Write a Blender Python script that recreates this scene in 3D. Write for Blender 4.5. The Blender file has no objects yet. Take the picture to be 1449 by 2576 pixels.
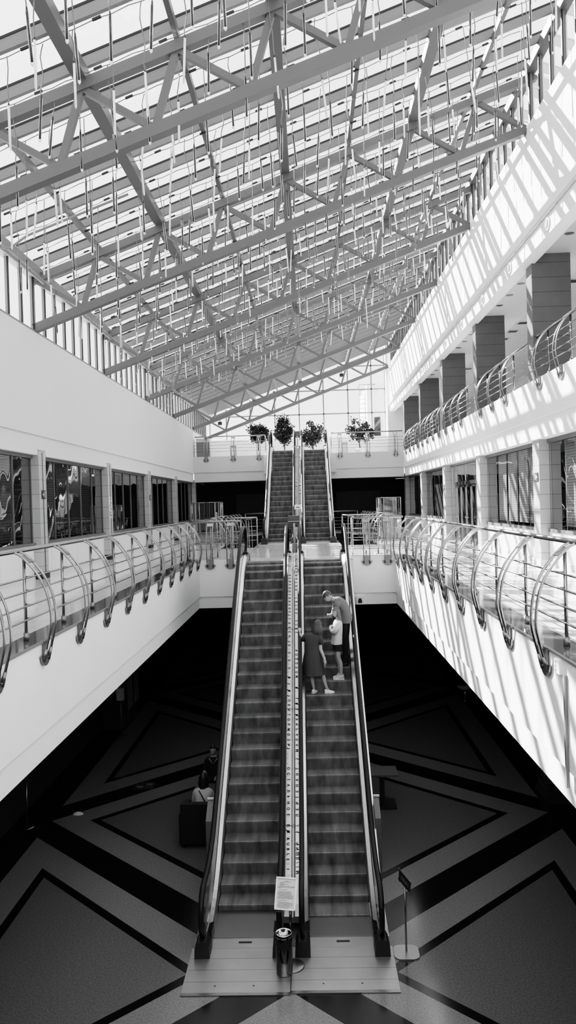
import bpy, bmesh, math, random
from mathutils import Vector, Matrix, Quaternion
random.seed(7)
C = bpy.context.scene.collection
T35 = math.tan(math.radians(35))

# ------------------------------------------------------------------ materials
def new_mat(name):
    m = bpy.data.materials.new(name); m.use_nodes = True
    nt = m.node_tree; b = nt.nodes['Principled BSDF']
    return m, nt, b
def node(nt, t, **kw):
    n = nt.nodes.new(t)
    for k, v in kw.items(): setattr(n, k, v)
    return n
def math_n(nt, op, a, b=None, c=None):
    n = nt.nodes.new('ShaderNodeMath'); n.operation = op
    for i, v in enumerate((a, b, c)):
        if v is None: continue
        if isinstance(v, (int, float)): n.inputs[i].default_value = v
        else: nt.links.new(v, n.inputs[i])
    return n.outputs[0]
def grey(nt, val, inp):
    cc = nt.nodes.new('ShaderNodeCombineColor')
    for i in range(3): nt.links.new(val, cc.inputs[i])
    nt.links.new(cc.outputs[0], inp)
def P(name, g, rough=.5, metal=0., spec=.5, noise=None, bump=None):
    m, nt, b = new_mat(name)
    b.inputs['Base Color'].default_value = (g, g, g, 1)
    b.inputs['Roughness'].default_value = rough
    b.inputs['Metallic'].default_value = metal
    b.inputs['Specular IOR Level'].default_value = spec
    if noise:
        tc = node(nt, 'ShaderNodeTexCoord'); n = node(nt, 'ShaderNodeTexNoise')
        n.inputs['Scale'].default_value = noise[0]; n.inputs['Detail'].default_value = 4
        nt.links.new(tc.outputs['Object'], n.inputs['Vector'])
        v = math_n(nt, 'MULTIPLY_ADD', n.outputs['Fac'], 2*noise[1]*g, g - noise[1]*g)
        grey(nt, v, b.inputs['Base Color'])
        if bump:
            bp = node(nt, 'ShaderNodeBump'); bp.inputs['Strength'].default_value = bump; bp.inputs['Distance'].default_value = .02
            nt.links.new(n.outputs['Fac'], bp.inputs['Height']); nt.links.new(bp.outputs[0], b.inputs['Normal'])
    return m
def glass(name, tint, refl, rough=.0, wav=None):
    m, nt, b = new_mat(name); nt.nodes.remove(b)
    out = nt.nodes['Material Output']
    tr = node(nt, 'ShaderNodeBsdfTransparent'); tr.inputs[0].default_value = (tint, tint, tint, 1)
    gl = node(nt, 'ShaderNodeBsdfGlossy'); gl.inputs['Roughness'].default_value = rough; gl.inputs[0].default_value = (1, 1, 1, 1)
    fr = node(nt, 'ShaderNodeLayerWeight'); fr.inputs['Blend'].default_value = .35
    f = math_n(nt, 'MULTIPLY_ADD', fr.outputs['Fresnel'], .6, refl)
    f = math_n(nt, 'MINIMUM', f, .9)
    mx = node(nt, 'ShaderNodeMixShader')
    nt.links.new(f, mx.inputs[0]); nt.links.new(tr.outputs[0], mx.inputs[1]); nt.links.new(gl.outputs[0], mx.inputs[2])
    nt.links.new(mx.outputs[0], out.inputs[0])
    if wav:
        tc = node(nt, 'ShaderNodeTexCoord'); n = node(nt, 'ShaderNodeTexNoise'); n.inputs['Scale'].default_value = wav[0]; n.inputs['Detail'].default_value = 1
        nt.links.new(tc.outputs['Object'], n.inputs['Vector'])
        bp = node(nt, 'ShaderNodeBump'); bp.inputs['Strength'].default_value = wav[1]; bp.inputs['Distance'].default_value = .1
        nt.links.new(n.outputs['Fac'], bp.inputs['Height']); nt.links.new(bp.outputs[0], gl.inputs['Normal'])
    return m
def frac_line(nt, v, period, width, off=0.):
    """1 on a joint line of the given width, else 0"""
    a = math_n(nt, 'ADD', v, off); a = math_n(nt, 'DIVIDE', a, period); a = math_n(nt, 'FRACT', a)
    return math_n(nt, 'LESS_THAN', a, width/period)
def pos_xyz(nt):
    g = node(nt, 'ShaderNodeNewGeometry'); s = node(nt, 'ShaderNodeSeparateXYZ')
    nt.links.new(g.outputs['Position'], s.inputs[0]); return g.outputs['Position'], s.outputs
def joints_mat(name, g, line, axes, rough=.4, nscale=3., namt=.12, spec=.5):
    m, nt, b = new_mat(name); p, xyz = pos_xyz(nt)
    n = node(nt, 'ShaderNodeTexNoise'); n.inputs['Scale'].default_value = nscale; n.inputs['Detail'].default_value = 5
    nt.links.new(p, n.inputs['Vector'])
    v = math_n(nt, 'MULTIPLY_ADD', n.outputs['Fac'], 2*namt*g, g*(1-namt))
    for ax, per, w, off in axes:
        l = frac_line(nt, xyz[ax], per, w, off)
        k = math_n(nt, 'MULTIPLY_ADD', l, line-1., 1.)
        v = math_n(nt, 'MULTIPLY', v, k)
    grey(nt, v, b.inputs['Base Color'])
    b.inputs['Roughness'].default_value = rough; b.inputs['Specular IOR Level'].default_value = spec
    return m

M = {}
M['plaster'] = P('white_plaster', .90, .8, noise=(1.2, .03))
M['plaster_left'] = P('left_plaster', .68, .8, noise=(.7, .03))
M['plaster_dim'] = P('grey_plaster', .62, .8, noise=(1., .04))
M['ceiling'] = joints_mat('ceiling_panels', .55, .8, [(1, 1.2, .015, 0), (0, .6, .012, 0)], .8, 2., .05)
M['steel'] = P('brushed_steel', .27, .26, 1.)
M['signgrey'] = P('grey_board', .17, .5)
M['bin'] = P('dark_chrome', .22, .12, 1.)
M['steel_dark'] = P('dark_steel', .22, .35, .9)
M['deck'] = P('stainless_deck', .62, .34, 1., noise=(6, .12))
M['alu'] = P('aluminium_plate', .42, .42, .9, noise=(2.5, .18))
M['rubber'] = P('black_rubber', .012, .4, spec=.22)
M['black'] = P('black_plastic', .012, .5)
M['roofpaint'] = P('grey_roof_paint', .20, .45, noise=(1.5, .06))
M['truss'] = P('truss_paint', .115, .42, noise=(2., .06))
M['finpaint'] = P('fin_paint', .18, .5, noise=(.8, .06))
M['gasket'] = P('black_gasket', .01, .6)
M['cord'] = P('grey_cord', .16, .6)
M['tube_dark'] = P('dark_tube', .02, .15)
M['tube_edge'] = P('clear_tube_edge', .75, .1)
M['tube_pale'] = P('pale_tube', .80, .2)
M['white'] = P('white_paint', .80, .5)
M['paper'] = P('paper', .62, .7)
M['ink'] = P('black_ink', .01, .7)
M['inkgrey'] = P('grey_print', .15, .7)
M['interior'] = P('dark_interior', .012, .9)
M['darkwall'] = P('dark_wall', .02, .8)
M['mirror'] = P('polished_chrome', .55, .08, 1.)
M['leaf'] = P('ficus_leaf', .03, .45, noise=(9, .5))
M['bark'] = P('bark', .06, .8)
M['pot'] = P('white_pot', .75, .5)
M['leather'] = P('black_leather', .008, .5)
M['table'] = P('table_top', .10, .4, noise=(3, .1))
M['skin'] = P('skin', .36, .5)
M['hair'] = P('dark_hair', .045, .5, noise=(25, .5))
M['hair_fair'] = P('fair_hair', .085, .45, noise=(25, .4))
M['dress'] = P('grey_dress', .045, .85, noise=(6, .2))
M['shirt'] = P('light_shirt', .46, .8, noise=(8, .08))
M['tee'] = P('grey_tshirt', .13, .85, noise=(6, .1))
M['trousers'] = P('black_trousers', .008, .8)
M['whiteshoe'] = P('white_shoe', .8, .5)
M['shoe_grey'] = P('pale_shoe', .45, .5)
M['roofglass'] = glass('roof_glass', .90, .02)
M['endglass'] = glass('end_glass', .93, .05)
M['clear'] = glass('clear_glass', .90, .05)
M['balglass'] = glass('balustrade_glass', .55, .10)
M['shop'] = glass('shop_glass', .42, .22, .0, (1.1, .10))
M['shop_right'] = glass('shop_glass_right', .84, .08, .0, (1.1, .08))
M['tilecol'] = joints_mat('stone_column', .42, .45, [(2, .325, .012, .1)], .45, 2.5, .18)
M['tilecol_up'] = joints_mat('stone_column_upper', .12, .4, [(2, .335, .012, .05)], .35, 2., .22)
M['floor_tile'] = joints_mat('polished_floor_tile', .76, .75, [(0, .6, .01, .1), (1, .6, .01, .2)], .09, 1.3, .10, .6)
M['granite_edge'] = joints_mat('dark_granite_edging', .10, .4, [(1, 1.2, .012, 0)], .07, 14., .3, .7)
M['white_panel'] = joints_mat('white_panels', .78, .5, [(1, 1.03, .012, .3)], .5, 1., .03)
M['blind'] = joints_mat('window_blind', .72, .55, [(2, .06, .018, 0)], .8, .7, .10)
M['curtain'] = joints_mat('dark_vertical_blind', .085, .35, [(1, .34, .10, 0)], .8, 1., .2)
def step_mat():
    m, nt, b = new_mat('grooved_step'); p, xyz = pos_xyz(nt)
    n = node(nt, 'ShaderNodeTexNoise'); n.inputs['Scale'].default_value = 5.; n.inputs['Detail'].default_value = 4
    mp = node(nt, 'ShaderNodeMapping'); mp.inputs['Scale'].default_value = (1.6, .25, .5)
    nt.links.new(p, mp.inputs[0]); nt.links.new(mp.outputs[0], n.inputs['Vector'])
    l = frac_line(nt, xyz[0], .018, .0075)
    k = math_n(nt, 'MULTIPLY_ADD', l, -.45, 1.)
    v = math_n(nt, 'MULTIPLY_ADD', n.outputs['Fac'], .44, -.02)
    v = math_n(nt, 'MAXIMUM', v, .012)
    v = math_n(nt, 'MULTIPLY', v, k)
    grey(nt, v, b.inputs['Base Color']); b.inputs['Roughness'].default_value = .45; b.inputs['Metallic'].default_value = .35
    return m
M['step'] = step_mat()
def ground_mat():
    m, nt, b = new_mat('granite_pattern_floor'); p, xyz = pos_xyz(nt)
    u = math_n(nt, 'DIVIDE', math_n(nt, 'ADD', xyz[0], .43), 5.74)
    y = math_n(nt, 'DIVIDE', math_n(nt, 'ADD', xyz[1], -10.88), 5.46)
    def dist(v):       # distance in metres from the nearest band centre line
        a = math_n(nt, 'ADD', v, 1.); a = math_n(nt, 'FLOORED_MODULO', a, 2.); a = math_n(nt, 'ADD', a, -1.)
        return math_n(nt, 'MULTIPLY', math_n(nt, 'ABSOLUTE', a), 5.46*.725)
    da = math_n(nt, 'ADD', dist(math_n(nt, 'ADD', y, u)), -.305)
    db = math_n(nt, 'ADD', dist(math_n(nt, 'SUBTRACT', y, u)), -.305)
    de = math_n(nt, 'SUBTRACT', 5.33, math_n(nt, 'MULTIPLY', math_n(nt, 'ABSOLUTE', u), 5.74))
    d = math_n(nt, 'MINIMUM', math_n(nt, 'MINIMUM', da, db), de)
    rp = node(nt, 'ShaderNodeValToRGB'); cr = rp.color_ramp; cr.interpolation = 'CONSTANT'
    els = [(0., .006), (.25, .19), (.25+.575/4, .006), (.25+.72/4, .13)]
    cr.elements[0].position, cr.elements[1].position = els[0][0], els[1][0]
    for e, (q, g) in zip(cr.elements, els[:2]): e.color = (g, g, g, 1)
    for q, g in els[2:]:
        e = cr.elements.new(q); e.color = (g, g, g, 1)
    nt.links.new(math_n(nt, 'MULTIPLY_ADD', d, .25, .25), rp.inputs[0])
    n = node(nt, 'ShaderNodeTexNoise'); n.inputs['Scale'].default_value = 38.; n.inputs['Detail'].default_value = 6; n.inputs['Roughness'].default_value = .8
    nt.links.new(p, n.inputs['Vector'])
    sp = math_n(nt, 'MULTIPLY_ADD', n.outputs['Fac'], 2.4, -.2)
    sep = node(nt, 'ShaderNodeSeparateColor'); nt.links.new(rp.outputs[0], sep.inputs[0])
    grey(nt, math_n(nt, 'MULTIPLY', sep.outputs[0], sp), b.inputs['Base Color'])
    b.inputs['Roughness'].default_value = .16; b.inputs['Specular IOR Level'].default_value = .32
    return m
M['ground'] = ground_mat()

# ------------------------------------------------------------------ mesh builder
class MB:
    def __init__(s): s.v = []; s.f = []; s.m = []; s.s = []
    def add(s, vs, fs, m=0, sm=False):
        o = len(s.v); s.v += [tuple(v) for v in vs]
        for f in fs: s.f.append([i+o for i in f]); s.m.append(m); s.s.append(sm)
        return s
    def box(s, x0, y0, z0, x1, y1, z1, m=0):
        x0, x1 = sorted((x0, x1)); y0, y1 = sorted((y0, y1)); z0, z1 = sorted((z0, z1))
        return s.add([(x0,y0,z0),(x1,y0,z0),(x1,y1,z0),(x0,y1,z0),(x0,y0,z1),(x1,y0,z1),(x1,y1,z1),(x0,y1,z1)],
                     [(0,3,2,1),(4,5,6,7),(0,1,5,4),(1,2,6,5),(2,3,7,6),(3,0,4,7)], m)
    def beam(s, p, q, w, h, up=(0,0,1), m=0):
        p, q = Vector(p), Vector(q); d = (q-p).normalized(); up = Vector(up)
        r = d.cross(up).normalized(); u = r.cross(d)
        vs = [e + r*a*w/2 + u*b*h/2 for e in (p, q) for a, b in ((-1,-1),(1,-1),(1,1),(-1,1))]
        return s.add(vs, [(0,1,2,3),(7,6,5,4),(0,4,5,1),(1,5,6,2),(2,6,7,3),(3,7,4,0)], m)
    def tube(s, pts, r, n=8, m=0, cap=True, sm=True):
        pts = [Vector(p) for p in pts]; k = len(pts)
        rs = r if isinstance(r, (list, tuple)) else [r]*k
        d0 = (pts[1]-pts[0]).normalized(); a = Vector((0,0,1)) if abs(d0.z) < .9 else Vector((1,0,0))
        u = d0.cross(a).normalized(); vs = []
        for i in range(k):
            d = (pts[min(i+1,k-1)]-pts[max(i-1,0)]).normalized()
            u = (u - d*u.dot(d)).normalized(); w = d.cross(u)
            vs += [pts[i] + (u*math.cos(t)+w*math.sin(t))*rs[i] for t in [2*math.pi*j/n for j in range(n)]]
        fs = [(i*n+j, i*n+(j+1)%n, (i+1)*n+(j+1)%n, (i+1)*n+j) for i in range(k-1) for j in range(n)]
        s.add(vs, fs, m, sm)
        if cap:
            o = len(s.v)-k*n
            s.f.append([o+j for j in range(n)][::-1]); s.m.append(m); s.s.append(False)
            s.f.append([o+(k-1)*n+j for j in range(n)]); s.m.append(m); s.s.append(False)
        return s
    def lathe(s, prof, c=(0,0,0), n=24, m=0, sm=True, sx=1., sy=1.):
        vs = []
        for r, z in prof:
            vs += [(c[0]+sx*r*math.cos(2*math.pi*j/n), c[1]+sy*r*math.sin(2*math.pi*j/n), c[2]+z) for j in range(n)]
        k = len(prof)
        return s.add(vs, [(i*n+j, i*n+(j+1)%n, (i+1)*n+(j+1)%n, (i+1)*n+j) for i in range(k-1) for j in range(n)], m, sm)
    def disc(s, c, r, n=24, m=0, nrm='z', sx=1.):
        vs = []
        for j in range(n):
            a, b = r*sx*math.cos(2*math.pi*j/n), r*math.sin(2*math.pi*j/n)
            vs.append({'z': (c[0]+a, c[1]+b, c[2]), 'x': (c[0], c[1]+a, c[2]+b), 'y': (c[0]+a, c[1], c[2]+b)}[nrm])
        return s.add(vs, [list(range(n))], m)
    def prism(s, poly, fn, m=0, sm=False):
        """poly: 2-D outline; fn(p, side) -> 3-D point for side 0/1"""
        n = len(poly); vs = [fn(p, 0) for p in poly] + [fn(p, 1) for p in poly]
        s.add(vs, [list(range(n))[::-1], list(range(n, 2*n))], m)
        o = len(s.v)-2*n
        for i in range(n):
            s.f.append([o+i, o+(i+1)%n, o+n+(i+1)%n, o+n+i]); s.m.append(m); s.s.append(sm)
        return s
    def sweep(s, path, sec, m=0, sm=False, closed=True):
        """path of (y, z); section of (x, dz) offsets, dz vertical"""
        k, n = len(path), len(sec)
        vs = [(x, y, z+dz) for y, z in path for x, dz in sec]
        jn = n if closed else n-1
        fs = [(i*n+j, i*n+(j+1)%n, (i+1)*n+(j+1)%n, (i+1)*n+j) for i in range(k-1) for j in range(jn)]
        s.add(vs, fs, m, sm)
        if closed:
            o = len(s.v)-k*n
            s.f.append([o+j for j in range(n)][::-1]); s.m.append(m); s.s.append(False)
            s.f.append([o+(k-1)*n+j for j in range(n)]); s.m.append(m); s.s.append(False)
        return s
    def mesh(s, name, mats):
        me = bpy.data.meshes.new(name); me.from_pydata([tuple(v) for v in s.v], [], s.f)
        for k in (mats if isinstance(mats, (list, tuple)) else [mats]): me.materials.append(M[k] if isinstance(k, str) else k)
        me.polygons.foreach_set('material_index', s.m); me.polygons.foreach_set('use_smooth', s.s)
        bm = bmesh.new(); bm.from_mesh(me); bmesh.ops.recalc_face_normals(bm, faces=bm.faces[:]); bm.to_mesh(me); bm.free()
        me.update(); return me
    def build(s, name, mats, parent=None, label=None):
        o = bpy.data.objects.new(name, s.mesh(name, mats)); C.objects.link(o)
        if parent is not None:
            o.parent = parent
            o.matrix_parent_inverse = Matrix.Translation(parent.location).inverted() if not parent.rotation_euler.z else parent.matrix_basis.inverted()
        if label: o['label'] = label
        return o
def tag(o, label, cat, group=None, kind=None):
    o['label'] = label; o['category'] = cat
    if group: o['group'] = group
    if kind: o['kind'] = kind
    return o
def empty(name, loc, label, cat, group=None):
    o = bpy.data.objects.new(name, None); C.objects.link(o); o.location = loc; o.empty_display_size = .1
    return tag(o, label, cat, group)
def struct(name, mb, mats, parent=None):
    o = mb.build(name, mats, parent)
    if parent is None: o['kind'] = 'structure'
    return o
def B(*a): return MB().box(*a)
def arc_path(pts, r=.5, n=6):
    """polyline with rounded corners (quadratic)"""
    pts = [Vector(p) for p in pts]; out = [pts[0]]
    for i in range(1, len(pts)-1):
        a, b, c = pts[i-1], pts[i], pts[i+1]
        d1 = (a-b); d2 = (c-b); t = min(r, d1.length*.49, d2.length*.49)
        p, q = b+d1.normalized()*t, b+d2.normalized()*t
        for k in range(n+1):
            u = k/n; out.append(p*(1-u)**2 + b*2*u*(1-u) + q*u*u)
    out.append(pts[-1]); return out
def crom(pts, n=5):
    pts = [Vector(p) for p in pts]; P_ = [pts[0]*2-pts[1]] + pts + [pts[-1]*2-pts[-2]]; out = []
    for i in range(1, len(P_)-2):
        a, b, c, d = P_[i-1:i+3]
        for k in range(n):
            t = k/n
            out.append(.5*((2*b)+(c-a)*t+(2*a-5*b+4*c-d)*t*t+(3*b-a-3*c+d)*t**3))
    out.append(pts[-1]); return out
_tc = {}
def glyph(ch, size, bold=.0):
    if (ch, size) in _tc: return _tc[(ch, size)]
    cu = bpy.data.curves.new('g', 'FONT'); cu.body = ch; cu.size = size; cu.align_x = 'CENTER'; cu.resolution_u = 3; cu.offset = bold
    o = bpy.data.objects.new('g', cu); C.objects.link(o)
    dg = bpy.context.evaluated_depsgraph_get(); dg.update()
    me = bpy.data.meshes.new_from_object(o.evaluated_get(dg))
    r = ([v.co.copy() for v in me.vertices], [list(p.vertices) for p in me.polygons])
    bpy.data.objects.remove(o); bpy.data.curves.remove(cu); bpy.data.meshes.remove(me)
    _tc[(ch, size)] = r; return r
def put_text(mb, s, origin, ex, ey, size, adv=None, m=0, center=True, bold=0.):
    """lettering laid along ex from origin; adv: pitch per letter"""
    ex, ey, o = Vector(ex), Vector(ey), Vector(origin)
    if adv is None:
        vs, fs = glyph(s, size, bold); mb.add([o+ex*v.x+ey*v.y for v in vs], fs, m); return
    for i, ch in enumerate(s):
        if ch == ' ': continue
        vs, fs = glyph(ch, size, bold); q = o+ex*adv*i
        mb.add([q+ex*v.x+ey*v.y for v in vs], fs, m)

# ------------------------------------------------------------------ levels
ZM, ZU = 5.15, 9.25            # gallery floor, upper floor
XL, XR, YB = -3.2, 2.4, 22.0   # void edges at gallery level
WL, WR = -6.0, 5.0             # main wall planes
YN, YE = -4., 47.6
SL = .36
def zr(x, a=14.5): return a + SL*x

# ------------------------------------------------------------------ structure: ground floor and slabs
struct('floor', B(-7.6, YN, -.2, 7.2, 48, 0), 'ground')
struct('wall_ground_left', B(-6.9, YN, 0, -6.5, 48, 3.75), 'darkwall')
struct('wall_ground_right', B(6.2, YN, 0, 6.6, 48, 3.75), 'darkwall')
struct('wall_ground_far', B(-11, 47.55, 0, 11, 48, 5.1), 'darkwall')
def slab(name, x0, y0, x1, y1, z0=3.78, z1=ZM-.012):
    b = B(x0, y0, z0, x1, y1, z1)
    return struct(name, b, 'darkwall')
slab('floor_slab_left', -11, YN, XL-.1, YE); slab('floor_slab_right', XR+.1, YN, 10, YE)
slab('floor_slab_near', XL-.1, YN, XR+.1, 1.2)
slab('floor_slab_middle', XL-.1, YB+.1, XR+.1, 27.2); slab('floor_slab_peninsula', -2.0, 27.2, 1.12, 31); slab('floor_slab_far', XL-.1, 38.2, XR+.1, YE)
ft = MB()
for a in ((-11, YN, XL-.36, YE), (XR+.36, YN, 10, YE), (XL-.36, YN, XR+.36, .9), (XL-.36, YB+.02, XR+.36, 27.2),
          (-2.0, 27.2, 1.12, 31), (XL-.36, 38.2, XR+.36, YE)):
    ft.box(a[0], a[1], ZM-.012, a[2], a[3], ZM)
ft.box(XL-.36, 27.2, ZM-.012, XL, 38.2, ZM); ft.box(XR, 27.2, ZM-.012, XR+.36, 38.2, ZM)
struct('floor_gallery', ft, 'floor_tile')
# slab faces (white fascia, lower band set back)
def fascia(name, x0, x1, yz, axis):
    mb = MB()
    for (a0, z0, z1) in yz:
        pass
    return mb
fa = MB(); fa.box(XL-.1, 1.2, 4.07, XL, YB, ZM-.02); fa.box(XL-.1, 1.2, 3.74, XL-.035, YB, 4.07); struct('wall_void_left', fa, 'plaster')
fa = MB(); fa.box(XR+.1, 1.2, 4.07, XR, YB, ZM-.02); fa.box(XR+.1, 1.2, 3.74, XR+.035, YB, 4.07); struct('wall_void_right', fa, 'plaster')
fa = MB(); fa.box(XL-.1, YB+.1, 4.07, XR+.1, YB, ZM-.02); fa.box(XL-.1, YB+.1, 3.74, XR+.1, YB+.035, 4.07); struct('wall_void_far', fa, 'plaster')
fa = MB(); fa.box(-2.02, 20.6, 4.5, 1.14, YB+.02, ZM-.014); struct('wall_landing', fa, 'plaster')
fa = MB(); fa.box(-2.02, 20.6, ZM-.013, 1.14, YB+.03, ZM+.002); struct('floor_landing', fa, 'alu')
fa = MB(); fa.box(XL, 27.2, 3.78, XR, 27.3, ZM-.02); struct('light_block_second_void', B(-3.4, 27.1, 3.66, 2.6, 38.4, 3.74), 'darkwall')  # unseen dark sheet added under the second void to keep sun off the ground floor
struct('wall_second_void', fa, 'plaster')
# granite edging strips on gallery edges
ge = MB(); ge.box(XL-.36, .9, ZM-.012, XL+.01, YB, ZM); struct('trim_1', ge, 'granite_edge')
ge = MB(); ge.box(XR+.36, .9, ZM-.012, XR-.01, YB, ZM); struct('trim_2', ge, 'granite_edge')
ge = MB(); ge.box(XL-.01, 1.2, ZM-.022, XL+.02, YB, ZM+.004); struct('trim_3', ge, 'roofpaint')
ge = MB(); ge.box(XR-.02, 1.2, ZM-.022, XR+.01, YB, ZM+.004); struct('trim_4', ge, 'roofpaint')

# ------------------------------------------------------------------ structure: left wall, shopfronts
COLY = [17.3+5.9*k for k in range(-3, 5)]          # column centres
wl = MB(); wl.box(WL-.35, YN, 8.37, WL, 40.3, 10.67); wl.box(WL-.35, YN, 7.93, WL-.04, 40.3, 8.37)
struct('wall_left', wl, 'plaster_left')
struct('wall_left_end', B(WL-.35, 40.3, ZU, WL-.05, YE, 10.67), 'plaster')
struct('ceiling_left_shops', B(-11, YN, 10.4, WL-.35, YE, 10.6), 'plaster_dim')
struct('wall_left_outer', B(-11.2, YN, 0, -11, YE, 10.6), 'interior')
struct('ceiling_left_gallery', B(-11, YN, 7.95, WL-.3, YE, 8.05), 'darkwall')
wr = MB(); wr.box(WR, YN, 8.38, WR+.3, 40.3, ZU-.01); wr.box(WR+.04, YN, 7.95, WR+.3, 40.3, 8.38)
struct('wall_right', wr, 'plaster')
wu = MB(); wu.box(WR, YN, 12.0, WR+.3, 46.4, 14.78)
struct('wall_right_upper', wu, 'plaster')
def cyl_strip(): pass
tr = MB(); tr.tube([(WR-.035, YN, 12.42), (WR-.035, 46.3, 12.42)], .035, 8); struct('trim_5', tr, 'plaster_dim')
struct('floor_upper_right', B(WR+.1, YN, 8.6, 11, YE, ZU), 'floor_tile')
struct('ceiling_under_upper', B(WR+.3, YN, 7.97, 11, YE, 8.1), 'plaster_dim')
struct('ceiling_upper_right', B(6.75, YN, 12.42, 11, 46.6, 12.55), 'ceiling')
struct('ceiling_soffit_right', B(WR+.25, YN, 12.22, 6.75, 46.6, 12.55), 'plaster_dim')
struct('ceiling_roof_right', B(WR+.3, YN, 14.6, 11.3, YE, 14.76), 'plaster_dim')
struct('wall_right_back', B(10.6, YN, ZU, 10.8, 46.6, 12.5), 'plaster_dim')
struct('wall_right_outer', B(11, YN, 0, 11.2, YE, 14.7), 'interior')
struct('wall_right_end', B(WR-.12, 46.4, ZU, 11, 46.6, 12.4), 'plaster_dim')
# near end wall behind the camera
nw = MB(); nw.box(-11.2, YN-.2, 0, 11.2, YN, 17); struct('wall_near', nw, 'plaster_dim')

win_n = [0]
def window(frame, glass_mb, fm, gm, extra=()):
    win_n[0] += 1
    o = struct('window_%d' % win_n[0], frame, fm)
    glass_mb.build('glass_pane', gm, o)
    for nm, mb, mt in extra: mb.build(nm, mt, o)
    return o
# shopfront windows per bay
def shopfront(side, y0, y1, blind, panes=5, door=False):
    if side < 0: xg, xf, xb = -6.22, -6.18, -6.55
    else: xg, xf, xb = 5.36, 5.32, 5.62
    s = -side
    fr = MB(); gl = MB()
    t = .03
    ys = [y0+(y1-y0)*i/panes for i in range(panes+1)]
    for y in ys: fr.box(xg-.02, y-t/2, 5.95, xg+s*.025, y+t/2, 7.95)
    fr.box(xg-.03, y0, 7.86, xf+s*.03, y1, 7.95); fr.box(xg-.05, y0, 5.9, xf+s*.05, y1, 5.97)
    gl.add([(xg, y0, 5.95), (xg, y1, 5.95), (xg, y1, 7.9), (xg, y0, 7.9)], [(0, 1, 2, 3)])
    ex = []
    if blind == 'blind':
        bm_ = MB(); k = panes
        for i in range(k):
            bm_.box(xb, ys[i]+.05, 6.02, xb+.02, ys[i+1]-.16, 7.9)
        ex.append(('blind', bm_, 'blind'))
    else:
        bm_ = MB(); bm_.box(xb, y0+.05, 5.9, xb+.02, y1-.05, 7.9); ex.append(('blind', bm_, 'curtain' if blind == 'curtain' else 'interior'))  # dark bays have no blind: a black sheet paints the interior shade
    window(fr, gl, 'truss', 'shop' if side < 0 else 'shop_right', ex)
    pn = MB()
    pn.box(xg-.06, y0, ZM, xg+s*.03, y1, 5.9)
    return pn
pl, pr = MB(), MB()
for i in range(len(COLY)-1):
    y0, y1 = COLY[i]+.24, COLY[i+1]-.24
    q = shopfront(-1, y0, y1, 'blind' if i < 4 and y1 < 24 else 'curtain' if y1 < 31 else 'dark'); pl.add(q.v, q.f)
    if not (23 < y0 < 24):
        q = shopfront(1, y0+.1, y1+.1, 'blind' if y1 < 24 else 'curtain'); pr.add(q.v, q.f)
struct('wall_left_sill_panels', pl, 'white_panel'); struct('wall_right_sill_panels', pr, 'white_panel')
bb = B(-6.185, YN, ZM, -6.165, 40.3, 5.25); struct('baseboard_left', bb, 'plaster_dim')
bb = B(5.275, YN, ZM, 5.295, 23.6, 5.25); struct('baseboard_right', bb, 'plaster_dim')
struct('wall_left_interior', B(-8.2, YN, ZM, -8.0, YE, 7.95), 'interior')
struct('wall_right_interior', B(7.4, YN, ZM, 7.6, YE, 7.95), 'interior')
# door bay on the right (y 23.4 .. 28.9)
dr = MB(); y0, y1 = 23.65, 28.85
for y in (y0, 24.7, 28.1, y1): dr.box(5.34, y-.03, ZM, 5.39, y+.03, 7.95)
dr.box(5.3, y0, 7.86, 5.4, y1, 7.95); dr.box(5.3, 24.7, 7.16, 5.4, 28.1, 7.28); dr.box(5.34, 26.38, 7.28, 5.38, 26.43, 7.95)
do = struct('door_1', dr, 'steel')
g = MB(); g.add([(5.36, y0, ZM), (5.36, y1, ZM), (5.36, y1, 7.9), (5.36, y0, 7.9)], [(0,1,2,3)]); g.build('glass_pane', 'shop_right', do)
for k in range(4):
    a = 24.74+.84*k; lf = MB()
    for y in (a+.03, a+.8): lf.box(5.33, y-.022, ZM+.02, 5.355, y+.022, 7.15)
    lf.box(5.33, a, ZM+.02, 5.355, a+.83, ZM+.15); lf.box(5.33, a, 7.08, 5.355, a+.83, 7.15)
    l = lf.build('door_leaf', 'steel', do)
    hd = MB(); yy = a+.74 if k % 2 == 0 else a+.09
    hd.tube([(5.28, yy, 6.05), (5.2, yy, 6.05), (5.2, yy+(-.14 if k % 2 == 0 else .14), 6.05)], .015, 8); hd.build('door_handle', 'steel', l)
MB().box(5.45, y0, ZM, 5.47, y1, 7.9).build('interior_shade_sheet', 'interior', do)  # black sheet close behind the glass stands in for the unlit interior

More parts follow.
